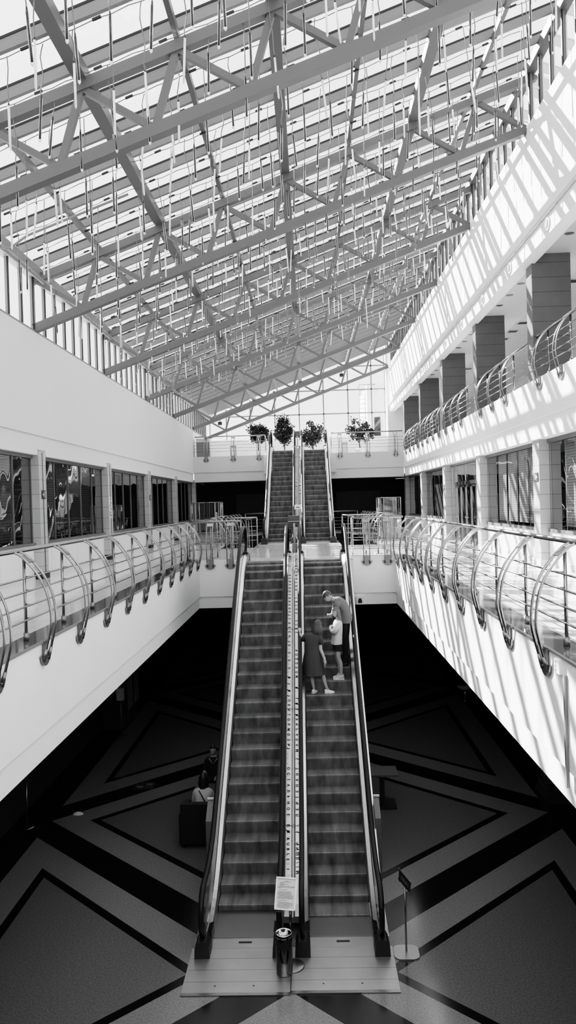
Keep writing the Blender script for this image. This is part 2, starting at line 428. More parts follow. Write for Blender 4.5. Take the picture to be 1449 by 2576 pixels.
# tiled columns
ORD = ['nearest', 'second', 'third', 'fourth', 'fifth', 'sixth', 'seventh', 'eighth']
for i, y in enumerate([c for c in COLY if c > 16]):
    c = empty('stone_column', (-6.15, y, ZM), 'slim stone-tiled column, %s along the left shopfront' % ORD[i], 'column', 'left gallery columns'); c['kind'] = 'thing'
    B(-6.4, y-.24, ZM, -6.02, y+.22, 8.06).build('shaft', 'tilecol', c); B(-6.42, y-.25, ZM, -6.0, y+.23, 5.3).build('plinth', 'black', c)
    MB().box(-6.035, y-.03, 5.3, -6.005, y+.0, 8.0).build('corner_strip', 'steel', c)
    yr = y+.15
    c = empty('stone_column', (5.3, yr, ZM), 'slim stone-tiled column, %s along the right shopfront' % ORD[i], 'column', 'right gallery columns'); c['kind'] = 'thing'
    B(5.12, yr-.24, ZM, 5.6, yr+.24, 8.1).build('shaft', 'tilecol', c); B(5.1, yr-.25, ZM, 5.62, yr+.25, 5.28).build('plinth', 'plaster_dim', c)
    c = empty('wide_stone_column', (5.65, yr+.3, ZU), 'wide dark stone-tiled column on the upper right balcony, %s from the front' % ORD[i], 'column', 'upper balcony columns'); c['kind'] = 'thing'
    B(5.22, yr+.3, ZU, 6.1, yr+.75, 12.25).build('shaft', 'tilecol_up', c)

# ------------------------------------------------------------------ back end: under-gallery, upper gallery, end glass
ub = MB(); ub.box(WL, 40.3, 8.42, -2.06, 40.6, ZU-.01); ub.box(1.2, 40.3, 8.42, WR, 40.6, ZU-.01); ub.box(WL, 40.34, 7.92, WR, 40.6, 8.42)
struct('wall_back_gallery', ub, 'plaster_dim')
ub = MB(); ub.box(-2.3, 40.15, 8.25, -1.95, 40.4, ZU-.01); ub.box(1.1, 40.15, 8.25, 1.45, 40.4, ZU-.01); struct('wall_back_gallery_corbels', ub, 'plaster_dim')
struct('floor_back_gallery', B(WL, 40.32, 8.5, WR+.2, YE, ZU), 'floor_tile')
struct('floor_upper_landing', B(-1.98, 38.3, 8.9, 1.12, 40.6, ZU), 'floor_tile')
struct('ceiling_back_gallery', B(WL, 40.6, 7.92, WR, YE, 8.1), 'darkwall')
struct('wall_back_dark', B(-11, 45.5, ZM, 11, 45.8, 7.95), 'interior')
struct('wall_back_parapet', B(WL, 46.6, ZU, WR, 46.9, 10.6), 'plaster')
pn = MB()
for a, b in ((-5.6, -3.9), (-3.6, -2.4), (1.6, 2.6), (3.0, 4.8)): pn.box(a, 46.55, ZU+.12, b, 46.6, ZU+.75)
struct('trim_6', pn, 'plaster')
# dark poster panels deep under the back gallery
for i, (x0, x1, lab) in enumerate(((-4.3, -1.9, 'left'), (1.6, 4.2, 'right'))):
    t = empty('dark_mural', ((x0+x1)/2, 45.4, ZM+.9), 'dark mural panel in the gloom under the back gallery, %s of the escalators' % lab, 'picture')
    B(x0, 45.42, 5.9, x1, 45.5, 7.3).build('panel', P('mural_%d' % i, .02, .6, noise=(1.5, .8)), t)
# back end window
xm = [-6.0, -4.97, -3.47, -1.96, -.45, 1.06, 2.57, 4.02, 4.86]
fr = MB()
for x in xm: fr.box(x-.04, YE-.1, 10.6, x+.04, YE, zr(x, 14.35))
for z in (10.64, 12.12, 13.56, 15.0):
    xs = max(WL, (z-14.3)/SL); fr.box(xs, YE-.1, z-.035, WR-.1, YE, z+.035)
gl = MB(); gl.add([(WL, YE-.05, 10.6), (WR, YE-.05, 10.6), (WR, YE-.05, zr(WR)), (WL, YE-.05, zr(WL))], [(0,1,2,3)])
window(fr, gl, 'roofpaint', 'endglass')
pc = MB(); pc.box(4.86, 46.9, ZU, 5.0, YE, 16.2); struct('wall_end_pier', pc, 'plaster')
# exterior seen through the end glass: pale facade with a ladder
ex = MB(); ex.box(4.1, 52, 6, 11, 60, 14.6); exo = ex.build('neighbour_building', 'white'); tag(exo, 'pale neighbouring building seen through the end window', 'building')
B(4.55, 51.9, 11.0, 4.95, 52.02, 12.3).build('window', 'darkwall', exo)
ld = MB()
for x in (3.55, 3.95): ld.tube([(x, 51.7, 10), (x, 51.7, 14.4)], .025, 6)
for k in range(14): ld.tube([(3.55, 51.7, 10.2+.3*k), (3.95, 51.7, 10.2+.3*k)], .018, 6)
ld.tube([(3.5, 51.7, 14.2), (3.5, 51.2, 14.4), (4.6, 51.2, 14.4)], .025, 6)
ldo = ld.build('roof_ladder', 'steel'); tag(ldo, 'steel roof ladder on the pale building outside the end window', 'ladder')

# ------------------------------------------------------------------ clerestories
def clerestory(side, y0, y1, n=8):
    fr, gl = MB(), MB()
    if side < 0: x, z0, z1 = WL-.08, 10.67, 12.05
    else: x, z0, z1 = WR+.12, 14.78, 16.05
    for i in range(n):
        y = y0+(y1-y0)*i/n; w = .05 if 0 < i < n else .09
        fr.box(x-.035, y-w, z0, x+.035, y+w*.4, z1)
        fr.box(x-.04*side-.012, y-w-.03, z0, x-.04*side+.012, y-w-.002, z1, 1)
    fr.box(x-.07, y0, z0, x+.07, y1, z0+.05); fr.box(x-.07, y0, z1-.06, x+.07, y1, z1)
    gl.add([(x, y0, z0), (x, y1, z0), (x, y1, z1), (x, y0, z1)], [(0,1,2,3)])
    window(fr, gl, ['roofpaint', 'gasket'], 'roofglass')
TY = [11.3+5.9*k for k in range(-2, 6)] + [46.7]
for k in range(len(TY)-1):
    clerestory(-1, TY[k], TY[k+1]); clerestory(1, TY[k], TY[k+1])

# ------------------------------------------------------------------ roof
rg = MB(); rg.add([(-6.25, YN, zr(-6.25, 14.52)), (5.5, YN, zr(5.5, 14.52)), (5.5, YE, zr(5.5, 14.52)), (-6.25, YE, zr(-6.25, 14.52))], [(0,1,2,3)])
struct('ceiling_glass_roof', rg, 'roofglass')
eb = MB(); eb.box(-6.16, YN, 11.92, -5.86, YE, 12.12); eo = eb.build('eaves_beam', 'roofpaint'); tag(eo, 'long grey eaves beam where glass roof meets left wall', 'beam')
ep = MB(); ep.tube([(-5.78, YN+.3, 11.78), (-5.78, 46, 11.78)], .045, 8)
for y in TY[1:]: ep.tube(arc_path([(-5.78, y-2.6, 11.78), (-5.66, y-2.45, 11.74), (-5.3, y-2.45, zr(-5.3, 13.9)), (-3.3, y-2.45, zr(-3.3, 13.9))], .1, 3), .025, 6)
tag(ep.build('eaves_pipe', 'roofpaint'), 'thin grey pipe running under the left eaves', 'pipe')
# purlins
for k, x in enumerate((-6.0, -3.17, -.33, 2.52, 5.12)):
    if k == 0: continue
    mb = MB(); z = zr(x, 14.215); mb.beam((x, YN, z), (x, YE, z), .2, .2, (0, 0, 1))
    o = mb.build('roof_purlin', 'truss'); tag(o, 'heavy grey roof beam running the length of the hall, %s from the left eaves' % ORD[k-1].replace('nearest', 'first'), 'beam', 'heavy roof beams')
for k, x in enumerate((-4.6, -1.75, 1.1, 3.85)):
    mb = MB(); z = zr(x, 14.25); mb.beam((x, YN, z), (x, YE, z), .08, .12, (0, 0, 1))
    o = mb.build('roof_tie', 'truss'); tag(o, 'thin dark roof rail running the length of the hall, %s from the left eaves' % ORD[k].replace('nearest', 'first'), 'rail', 'thin roof rails')
# trusses
nodes_t = [-6.0+1.42*k for k in range(8)]
tn = ['behind the viewer', 'overhead, first of the row']
for k, y in enumerate(TY):
    if y < 0: continue
    lab = {5.4: 'grey steel roof truss right above the viewer'}.get(round(y, 1), 'grey steel roof truss with zigzag bracing, %s counted from the front' % ORD[min(k-2, 7)])
    t = empty('roof_truss', (0, y, 12.96), lab, 'roof truss', 'roof trusses')
    MB().beam((-6.1, y, zr(-6.1, 14.04)), (5.25, y, zr(5.25, 14.04)), .16, .16).build('top_chord', 'truss', t)
    MB().beam((-6.05, y, zr(-6.05, 12.96)), (5.0, y, zr(5.0, 12.96)), .18, .18).build('bottom_chord', 'truss', t)
    for i, x in enumerate(nodes_t):
        for dx in (-.36, 1.06):
            xb = x+dx
            if xb < -6. or xb > 5.0: continue
            MB().beam((x+(.04 if dx > 0 else -.02), y, zr(x, 13.98)), (xb, y, zr(xb, 13.0)), .10, .10, (0, 1, 0)).build('brace', 'truss', t)
# fins
fp = None; NF = -14
fin_me = None
for k in range(-14, 38):
    y = 11.3+.9833*k
    if y > 47.3: break
    if fin_me is None:
        mb = MB(); xa, xb = -6.05, 5.3
        sec = [(0, 0), (.07, 0), (.07, -.19), (0, -.19)]
        vs = [(x, dy, zr(x)+dz) for x in (xa, xb) for dy, dz in sec]
        mb.add(vs, [(0,1,2,3),(7,6,5,4),(0,4,5,1),(1,5,6,2),(2,6,7,3),(3,7,4,0)])
        sec = [(-.01, .012), (.02, .012), (.02, -.024), (-.01, -.024)]
        vs = [(x, dy, zr(x)+dz) for x in (xa, xb) for dy, dz in sec]
        mb.add(vs, [(0,1,2,3),(7,6,5,4),(0,4,5,1),(1,5,6,2),(2,6,7,3),(3,7,4,0)], 1)
        fin_me = mb.mesh('roof_fin', ['finpaint', 'gasket'])
    o = bpy.data.objects.new('roof_fin', fin_me); C.objects.link(o); o.location = (0, y, 0)
    bay = int((y-11.3+.01)//5.9)
    if bay < 0: lab, gp = 'grey roof fin under the glass, in front of the nearest visible truss', 'roof fins before the first truss'
    else:
        a = ['first', 'second', 'third', 'fourth', 'fifth', 'sixth', 'seventh'][min(bay, 6)]
        lab, gp = 'grey roof fin under the glass, in the bay behind the %s truss' % a, 'roof fins behind the %s truss' % a
    tag(o, lab, 'roof fin', gp)

# ------------------------------------------------------------------ hanging tube lights
def tube_mesh(nm, pale):
    mb = MB(); L = .56
    if pale:
        mb.tube([(0,0,-.0), (0,0,-L)], .017, 6, 0); mb.lathe([(.017, -L), (.006, -L-.03), (0.001, -L-.032)], n=6, m=0)
        mb.tube([(0,0,.03), (0,0,-.06)], .013, 6, 1)
    else:
        mb.tube([(0,0,-.0), (0,0,-L)], .013, 6, 0)
        for sx_ in (-1, 1): mb.tube([(.0155*sx_, -.004, -.01), (.0155*sx_, -.004, -L)], .0034, 4, 1)
        mb.lathe([(.02, -L+.005), (.02, -L-.012), (.006, -L-.035), (.001, -L-.036)], n=6, m=1)
        mb.tube([(0,0,.035), (0,0,-.0)], .011, 6, 0)
    return mb.mesh(nm, ['tube_pale', 'tube_dark'] if pale else ['tube_dark', 'tube_edge'])
TM = [tube_mesh('tube_dark_light', False), tube_mesh('tube_pale_light', True)]
def cord_mesh(l, w):
    mb = MB(); mb.tube(crom([(0,0,l), (.0+w, 0, l*.75), (-w*.6, 0, l*.4), (w*.4, 0, l*.15), (0,0,.02)], 2),   .0085, 5); return mb.mesh('cord', 'cord')
CORDS = [(l, cord_mesh(l, random.uniform(-.035, .035))) for l in (.45, .55, .65, .72, .8, .88, .95, 1.02)]
lights = []; rnd = random.Random(3)
for k in range(-5, 21):
    y = 11.3+.9833*k-.06
    xs = [-5.5+.47*i+(.23 if k % 2 else 0)+rnd.uniform(-.06, .06) for i in range(23)]
    cpts = []; used = []
    for x in xs:
        if x > 4.85: continue
        cpts.append((x-.2, y, zr(x-.2, 14.16)+.02)); cpts.append((x, y, zr(x, 14.16)))
        if not (-.52 < x/y < .42): continue
        l, me = rnd.choice(CORDS); used.append((x, y, zr(x, 14.16)-l, me))
    mb = MB(); mb.tube(cpts, .008, 4)
    for i in range(0, len(cpts)-1, 4):
        p = Vector(cpts[i]); mb.beam(p+Vector((-.06, 0, -.02)), p+Vector((.06, 0, .025)), .03, .03, m=1)
    o = mb.build('light_cable', ['cord', 'gasket'])
    bay = int((y-11.3+.1)//5.9)
    tag(o, 'thin light cable strung across the hall %s' % ('before the first truss' if bay < 0 else 'just under the roof fins behind the %s truss' % ['first', 'second', 'third', 'fourth'][min(bay, 3)]), 'cable', 'light cables bay %s' % ['zero', 'one', 'two', 'three', 'four'][min(bay+1, 4)])
    lights += used
lights.sort(key=lambda a: a[1]); rest = MB(); n_ind = 0
for (x, y, z, me) in lights:
    pale = rnd.random() < .36; tilt = (rnd.uniform(-.05, .05), rnd.gauss(0, .045), 0)
    if n_ind < 296:
        n_ind += 1
        o = bpy.data.objects.new('tube_light', TM[1 if pale else 0]); C.objects.link(o); o.location = (x, y, z); o.rotation_euler = tilt
        far = 'front' if y < 14 else 'middle' 
        tag(o, '%s tube light hanging by its cord under the %s part of the roof' % ('pale glowing' if pale else 'slim dark', far), 'light', '%s tube lights in the %s part' % ('pale' if pale else 'dark', far))
        c = bpy.data.objects.new('cord', me); C.objects.link(c); c.parent = o
    else:
        src = TM[1 if pale else 0]; off = 2 if pale else 0
        R_ = Matrix.Translation((x, y, z)) @ Matrix.Rotation(tilt[1], 4, 'Y')
        rest.add([R_ @ v.co for v in src.vertices], [list(p.vertices) for p in src.polygons]); 
        for i, p in enumerate(src.polygons): rest.m[-len(src.polygons)+i] = p.material_index+off
        rest.add([Vector((x, y, z))+v.co for v in me.vertices], [list(p.vertices) for p in me.polygons], 4)
o = rest.build('tube_light_mass', ['tube_dark', 'tube_edge', 'tube_pale', 'tube_dark', 'cord'])
tag(o, 'crowd of tiny hanging tube lights far back under the roof', 'lights', None, 'stuff')

# ------------------------------------------------------------------ railings with curved hoops
HOOP = [(-.30, 1.065), (-.21, 1.02), (-.12, .93), (0, .775), (.09, .58), (.13, .36), (.13, .21), (.095, .04), (.055, -.12), (.035, -.2)]
def railing(label, o0, along, out, length, hoops, zf, posts_extra=()):
    """o0: point on slab face at floor level; along/out unit vectors"""
    A, O, Z = Vector(along), Vector(out), Vector((0, 0, 1)); o0 = Vector(o0)
    t = empty('balcony_railing', o0, label, 'railing', None)
    W = lambda a, o, z: o0 + A*a + O*o + Z*z
    MB().tube([W(0, -.30, 1.07), W(length, -.30, 1.07)], .03, 10).build('handrail', 'steel', t)
    for z in (.27, .43, .60, .76): MB().tube([W(0, -.13, z), W(length, -.13, z)], .011, 6).build('rail', 'steel', t)
    for h in hoops:
        p = MB(); p.tube([W(h, -.2, 0), W(h, -.2, .97)], .020, 8); p.tube([W(h, -.2, 0), W(h, -.2, .1)], .034, 8, 1)
        for z in (.27, .43, .60, .76): p.tube([W(h, -.2, z), W(h, -.12, z)], .013, 6)
        p.build('post', ['steel', 'steel_dark'], t)
        hp = MB()
        for s in (-.085, .085): hp.tube([W(h+s, o, z) for o, z in [(v.x, v.y) for v in crom([(a, b, 0) for a, b in HOOP], 4)]], .0155, 8)
        hp.beam(W(h-.085, -.165, .975), W(h+.085, -.165, .975), .14, .012, O*.7+Z)
        hoop = hp.build('hoop', 'steel', t)
        b = MB(); n = 12
        poly = [(.055, .0), (.055, -.16), (.155, -.16)] + [(.155*math.cos(math.pi*i/n), -.16-.135*math.sin(math.pi*i/n)) for i in range(1, n)] + [(-.155, -.16), (-.055, -.16), (-.055, .0)]
        b.prism(poly, lambda q, s: W(h+q[0], .012+.02*s, q[1]))
        for s in (-.085, .085): b.tube([W(h+s, .024, -.235), W(h+s, .045, -.155), W(h+s, .066, -.085)], [.024, .023, .019], 8)
        for s in (-.05, .05): b.tube([W(h+s, .03, -.2), W(h+s, .045, -.2)], .012, 6, 1)
        b.build('bracket', ['steel_dark', 'steel'], hoop)
    for a in posts_extra:
        p = MB(); p.tube([W(a, -.3, 0), W(a, -.3, 1.07)], .024, 8)
        p.build('end_post', 'steel', t)
    return t
railing('long left gallery railing of curved double steel hoops above the void', (XL, 3.2, ZM), (0,1,0), (1,0,0), 18.6, [9.03-3.2+1.392*k for k in range(-4, 10)], ZM, (18.6,))
railing('long right gallery railing of curved double steel hoops above the void', (XR, 3.2, ZM), (0,1,0), (-1,0,0), 18.5, [7.94-3.2+1.452*k for k in range(-3, 10)], ZM, (18.5,))
railing('short gallery railing across the void end, left of the lower escalators', (XL-.3, YB, ZM), (1,0,0), (0,-1,0), 1.5, [.62, 1.2], ZM, (1.5,))
railing('short gallery railing across the void end, right of the lower escalators', (1.22, YB, ZM), (1,0,0), (0,-1,0), 1.48, [.38, .98], ZM, (0,))
railing('gallery railing with hoops left of the upper escalator foot', (XL+.2, 27.3, ZM), (1,0,0), (0,1,0), 1.15, [.3, .85], ZM, (1.15,))
railing('gallery railing with hoops right of the upper escalator foot', (1.15, 27.3, ZM), (1,0,0), (0,1,0), 1.2, [.3, .85], ZM, (0,))
railing('far left gallery railing beside the upper escalator void', (XL, 27.4, ZM), (0,1,0), (1,0,0), 10.6, [.6+1.4*k for k in range(8)], ZM)
railing('far right gallery railing beside the upper escalator void', (XR, 27.4, ZM), (0,1,0), (-1,0,0), 10.6, [.6+1.4*k for k in range(8)], ZM)
railing('railing at the far end of the gallery void behind the upper escalators', (XL, 38.2, ZM), (1,0,0), (0,-1,0), 5.6, [], ZM, (0, 5.6))
uh = [15.19+1.4*k for k in range(-4, 18)]; ue = [8.0]+[v for c in COLY if c > 16 for v in (c+.44, c+.91)]+[40.2]
for i in range(0, len(ue)-1, 2):
    a_, b_ = ue[i], ue[i+1]
    if b_-a_ < .5: continue
    railing('curved steel hoop railing on the upper right balcony, %s stretch from the front' % ORD[i//2], (WR, a_, ZU), (0,1,0), (-1,0,0), b_-a_, [h-a_ for h in uh if a_+.12 < h < b_-.12], ZU)
railing('upper back gallery railing left of the escalator top', (WL+.05, 40.3, ZU), (1,0,0), (0,-1,0), 3.75, [.62, 2.05, 3.4], ZU, (3.75,))
railing('upper back gallery railing right of the escalator top', (1.25, 40.3, ZU), (1,0,0), (0,-1,0), 3.75, [.45, 1.9, 3.35], ZU, (0,))

# ------------------------------------------------------------------ escalators
def nose_path(yb, zb, yt, zt):
    L = yt-yb; run = (zt-zb)/T35; fl = (L-run)/2
    return [(yb-1.2, zb), (yb+fl, zb), (yt-fl, zt), (yt+1.2, zt)], fl
def escalator(label, xl, xr, yb, zb, yt, zt, phase, lset, mid_left, pairfoot=True):
    t = empty('escalator', ((xl+xr)/2, yb, zb), label, 'escalator')
    corners, fl = nose_path(yb, zb, yt, zt)
    path = [(v.x, v.y) for v in arc_path([(a, b, 0) for a, b in corners], .75, 8)]
    def zat(y):
        for (y0, z0), (y1, z1) in zip(path, path[1:]):
            if y0 <= y <= y1: return z0+(z1-z0)*(y-y0)/max(1e-6, y1-y0)
        return path[-1][1]
    def clip(a, b): return [(a, zat(a))]+[p for p in path if a+.01 < p[0] < b-.01]+[(b, zat(b))]
    # steps
    me = None; Ls = [0.]
    for p, q in zip(path, path[1:]): Ls.append(Ls[-1]+math.hypot(q[0]-p[0], q[1]-p[1]))
    def at(s):
        for i in range(len(path)-1):
            if Ls[i] <= s <= Ls[i+1]:
                u = (s-Ls[i])/(Ls[i+1]-Ls[i]); return path[i][0]+(path[i+1][0]-path[i][0])*u, path[i][1]+(path[i+1][1]-path[i][1])*u
        return path[-1]
    pitch = .225/math.sin(math.radians(35))
    mb = MB(); prof = [(0, 0), (.4, 0), (.4, -.05), (.07, -.3), (.045, -.27), (.012, -.12), (-.006, -.03), (-.004, -.006)]
    mb.prism(prof, lambda q, s: ((xr-xl-.02)*(s-.5), q[0], q[1]))
    me = mb.mesh('step', 'step')
    # phase: a tread sits at height phase (mod .225) on the incline
    ymid = yb+fl+ (phase+.225*8)/T35
    smid = next(Ls[i]+math.hypot(ymid-path[i][0], zat(ymid)-path[i][1]) for i in range(len(path)-1) if path[i][0] <= ymid <= path[i+1][0])
    s = smid-pitch*20
    while s < Ls[-1]-.1:
        if s > .0:
            y, z = at(s)
            if yb-.35 < y < yt+.1:
                o = bpy.data.objects.new('step', me); C.objects.link(o); o.parent = t
                o.matrix_parent_inverse = Matrix.Translation(t.location).inverted(); o.location = ((xl+xr)/2, y, z)
        s += pitch
    for x, o, inner in ((xl, -1, mid_left is False), (xr, 1, mid_left is True)):
        a, b = yb-.28, yt+.28
        dk = MB(); dk.sweep(clip(a, b), [(x, -.12), (x, .14), (x+o*.012, .16), (x+o*.075, .2), (x+o*.075, .14), (x+o*.02, .1), (x+o*.02, -.12)], 0)
        dk.build('skirt', 'deck', t)
        xg = x+o*.088
        g = MB(); pts = clip(yb-.15, yt+.15)
        g.sweep(pts, [(xg-.006, .19), (xg+.006, .19), (xg+.006, .92), (xg-.006, .92)])
        n = 8
        for yy, zz, d in ((yb-.15, zb, -1), (yt+.15, zt, 1)):
            poly = [(yy, zz+.22)]+[(yy+d*.36*math.cos(u), zz+.57+.35*math.sin(u)) for u in [-math.pi/2+math.pi*i/n for i in range(n+1)]]
            g.prism(poly, lambda q, s: (xg-.006+.012*s, q[0], q[1]))
        g.build('glass_balustrade', 'balglass', t)
        # handrail loop
        lp = [(yb-.15+ -.38*math.cos(u), zb+.57+.38*math.sin(u)) for u in [-math.pi/2*1.0+math.pi*i/10 for i in range(11)]]
        tp = [(p[0], p[1]+.95) for p in clip(yb-.12, yt+.12)]
        rp = [(yt+.15+.38*math.cos(u), zt+.57+.38*math.sin(u)) for u in [math.pi/2-math.pi*i/10 for i in range(11)]]
        loop = lp+tp+rp
        hr = MB(); vs = []
        for i, (y, z) in enumerate(loop):
            y0, z0 = loop[max(0, i-1)]; y1, z1 = loop[min(len(loop)-1, i+1)]
            d = math.hypot(y1-y0, z1-z0) or 1; ny, nz = -(z1-z0)/d, (y1-y0)/d
            for ax, an in ((-.042, -.018), (-.036, .012), (-.018, .024), (.018, .024), (.036, .012), (.042, -.018)):
                vs.append((xg+ax, y+ny*an, z+nz*an))
        k = 6
        hr.add(vs, [(i*k+j, i*k+(j+1)%k, (i+1)*k+(j+1)%k, (i+1)*k+j) for i in range(len(loop)-1) for j in range(k)], 0, True)
        hr.build('handrail', 'rubber', t)
        # handrail inlets: black boots and silver caps
        for yy, zz, d in ((yb-.15, zb, -1), (yt+.15, zt, 1)):
            bt = MB(); ya = yy+d*.02; 
            poly = [(-.115, 0), (.115, 0), (.105, .17), (.06, .25), (-.06, .25), (-.105, .17)]
            bt.prism(poly, lambda q, s: (xg+q[0], ya+d*(.05+.3*s), zz+q[1]*(1 if s else 1)))
            bt.build('handrail_boot', 'black', t)
            cp = MB(); cp.prism([(0, .05), (.13, .05), (.10, .19), (.0, .22)], lambda q, s: (x-o*.02+o*q[0]*.8, yy+d*(-.28+.32*s), zz+q[1]))
            cp.build('inlet_cap', 'steel', t)
        od = MB(); w = .12 if not inner else .03
        od.sweep(clip(a, b), [(xg+o*.006, .14), (xg+o*.006, .2), (xg+o*w, .18), (xg+o*w, .1), (xg+o*.02, .06)])
        od.build('outer_deck', 'deck', t)
        if not inner:
            cl = MB(); pts = clip(a, yt+.1)
            vs = []; fs = []
            for i, (y, z) in enumerate(pts):
                zl = max(zb+.0, z-.95); vs += [(xg+o*w, y, z+.17), (xg+o*w, y, min(zl, z+.1))]
            fs = [(2*i, 2*i+1, 2*i+3, 2*i+2) for i in range(len(pts)-1)]
            cl.add(vs, fs); cl.build('side_cladding', 'deck', t)
    # underside
    us = MB(); pts = [p for p in clip(yb, yt)]
    us.sweep([(y, max(zb+.02, z-.95)) for y, z in pts], [(xl-.16, 0), (xr+.16, 0), (xr+.16, .02), (xl-.16, .02)])
    us.build('underside', 'steel_dark', t)
    # comb plates
    for yy, zz, d in ((yb, zb, -1), (yt, zt, 1)):
        cb = MB(); cb.box(xl, yy, zz+.004, xr, yy+d*.26, zz+.022); cb.box(xl+.42, yy+d*.09, zz+.0225, xl+.62, yy+d*.14, zz+.024, 1)
        cb.build('comb_plate', ['alu', 'black'], t)
    return t, zat
LB = (11.74, 0., 20.55, ZM); UB = (29.72, ZM, 38.4, ZU)
eL, zlow = escalator('lower escalator on the left, empty, between the ground floor and gallery', -1.68, -.70, *LB, .06, None, False, True) if False else escalator('lower left escalator, empty dark steps', -1.68, -.70, LB[0], LB[1], LB[2], LB[3], .062, None, True)
eR, _ = escalator('lower right escalator carrying three people', -.19, .81, LB[0], LB[1], LB[2], LB[3], .152, None, False)
# upper pair: the incline meets the flat where the photo shows it
uL, zup = escalator('upper left escalator rising to the back gallery', -1.66, -.70, UB[0], UB[1], UB[2]-1.2, UB[3]-.03, .066, None, True)
uR, _ = escalator('upper right escalator rising to the back gallery', -.18, .80, UB[0], UB[1], UB[2]-1.2, UB[3]-.03, .066, None, False)
# landing plates
def plate(name, x0, x1, y0, y1, z, label):
    mb = MB(); mb.box(x0, y0, z, x1, y1, z+.012); 
    o = mb.build(name, 'alu'); tag(o, label, 'floor plate')
    n = 4
    j = MB()
    for i in range(1, n): y = y0+(y1-y0)*i/n; j.box(x0, y-.004, z+.0122, x1, y+.004, z+.0126)
    j.build('joint_line', 'steel_dark', o)
    s = MB(); s.box(x0, y0-.03, z, x1, y0+.03, z+.016); s.build('edge_strip', 'steel', o)
    sc = MB()
    for q in (.3, .66): sc.disc((x0+(x1-x0)*q, y0+.18, z+.0135), .014, 10)
    sc.build('screw', 'black', o)
plate('landing_plate', -1.95, -.445, 10.40, 11.5, .002, 'aluminium floor plate at the foot of the lower left escalator')
plate('landing_plate', -.435, 1.06, 10.43, 11.5, .002, 'aluminium floor plate at the foot of the lower right escalator')
# anti-climb guards beside the lower flight
for x, o, lab in ((-1.89, -1, 'left'), (1.01, 1, 'right')):
    mb = MB(); mb.prism([(13.9, 1.35), (13.52, 1.1), (13.52, 0), (13.9, 0)], lambda q, s: (x+o*(.0+.10*s), q[0], q[1]))
    g_ = mb.build('guard_box', 'signgrey'); tag(g_, 'dark guard box against the %s outer side of the lower escalators' % lab, 'box')
    b = MB(); b.box(x, 13.87, 1.35, x+o*.11, 13.92, 1.375); b.build('bright_cap', 'white', g_)

# divider panels between the escalators, with lettering
def divider(label, x0, x1, zf, ya, yb, low):
    t = empty('escalator_divider', ((x0+x1)/2, ya, zf(ya)+.2), label, 'panel')
    n = 30; pts = [(ya+(yb-ya)*i/n, zf(ya+(yb-ya)*i/n)) for i in range(n+1)]
    w = x1-x0
    sec = [(x0, .12), (x0, .22), (x0+w*.06, .235), (x0+w*.10, .22), (x0+w*.42, .22), (x0+w*.45, .232), (x0+w*.48, .22), (x0+w*.52, .205), (x0+w*.55, .205), (x0+w*.58, .22), (x0+w*.62, .232), (x0+w*.66, .22), (x0+w*.96, .22), (x1, .225), (x1, .12)]
    MB().sweep(pts, sec).build('cover', 'deck', t)
    j = MB()
    for y in ((13.55, 15.7, 17.6, 19.5) if low else (31.5, 33.5, 35.5)):
        c, s = math.cos(math.radians(35)), math.sin(math.radians(35)); z = zf(y)+.237
        j.beam((x0, y, z), (x1, y, z), .012, .003)
    j.build('joint', 'steel_dark', t)
    return t
dv = divider('brushed metal divider with black song lettering between the lower escalators', -.60, -.30, zlow, 11.95, 20.5, True)
dv2 = divider('brushed metal divider with small lettering between the upper escalators', -.60, -.30, zup, 29.9, 37.0, False)
c35, s35 = math.cos(math.radians(35)), math.sin(math.radians(35)); U = Vector((0, c35, s35))
def col_text(mb, zf, words, x, down):
    for s, ys, ye in words:
        n = len(s)
        for i, ch in enumerate(s):
            if ch == ' ': continue
            y = ys+(ye-ys)*i/max(1, n-1)
            o = Vector((x, y, zf(y)+.2235+.0)); note = ch in '♪♫'
            nrm = Vector((0, -s35, c35))*.0015
            ex, ey = (-U, Vector((1, 0, 0))) if down else (U, Vector((-1, 0, 0)))
            sz = .105 if note else .072
            o = o - ey*sz*.35 + nrm + ey*(0)
            vs, fs = glyph(ch, sz, .0021)
            mb.add([o+ex*v.x+ey*v.y for v in vs], fs)
wl_ = [('♫О,', 20.0, 19.7), ('ЗЕЛЕНОГЛАЗОЕ', 19.15, 18.06), ('♪', 17.97, 17.97), ('ТАКСИ', 17.87, 17.4), (',♪О-О-О-О,', 17.36, 16.52), ('♫ ♪', 16.4, 16.25), ('♫♪', 16.1, 15.98), ('ПРИТОРМОЗИ', 15.88, 14.97), ('♪...', 14.9, 14.62), ('ОСТАЛЬНОЕ', 14.53, 13.73), ('В♫', 13.56, 13.47), ('RUBLEFF', 13.35, 12.88)]
wr_ = [('МЛАДШИЙ', 12.83, 13.27), ('♪', 13.45, 13.45), ('ЛЕЙТЕНАНТ,', 13.72, 14.62), ('♪', 14.7, 14.7), ('МАЛЬЧИК', 14.86, 15.48), ('♫♪♫', 15.56, 15.8), ('♪♫', 15.92, 16.15), ('МОЛОДОЙ', 16.41, 17.04), ('...♪', 17.15, 17.5), ('ВСЕ ХОТЯТ', 17.6, 18.45), ('ПОТАНЦЕВАТЬ', 18.7, 19.8)]
lt = MB(); col_text(lt, zlow, wl_, -.53, True); lt.build('lettering', 'ink', dv)
lt = MB(); col_text(lt, zlow, wr_, -.368, False); lt.build('lettering', 'ink', dv)
k_ = 19.3
sh = lambda ws: [(s, (a-11.74)*.86+29.72, (b-11.74)*.86+29.72) for s, a, b in ws]
lt = MB(); col_text(lt, zup, sh(wl_), -.53, True); lt.build('lettering', 'ink', dv2)
lt = MB(); col_text(lt, zup, sh(wr_), -.368, False); lt.build('lettering', 'ink', dv2)
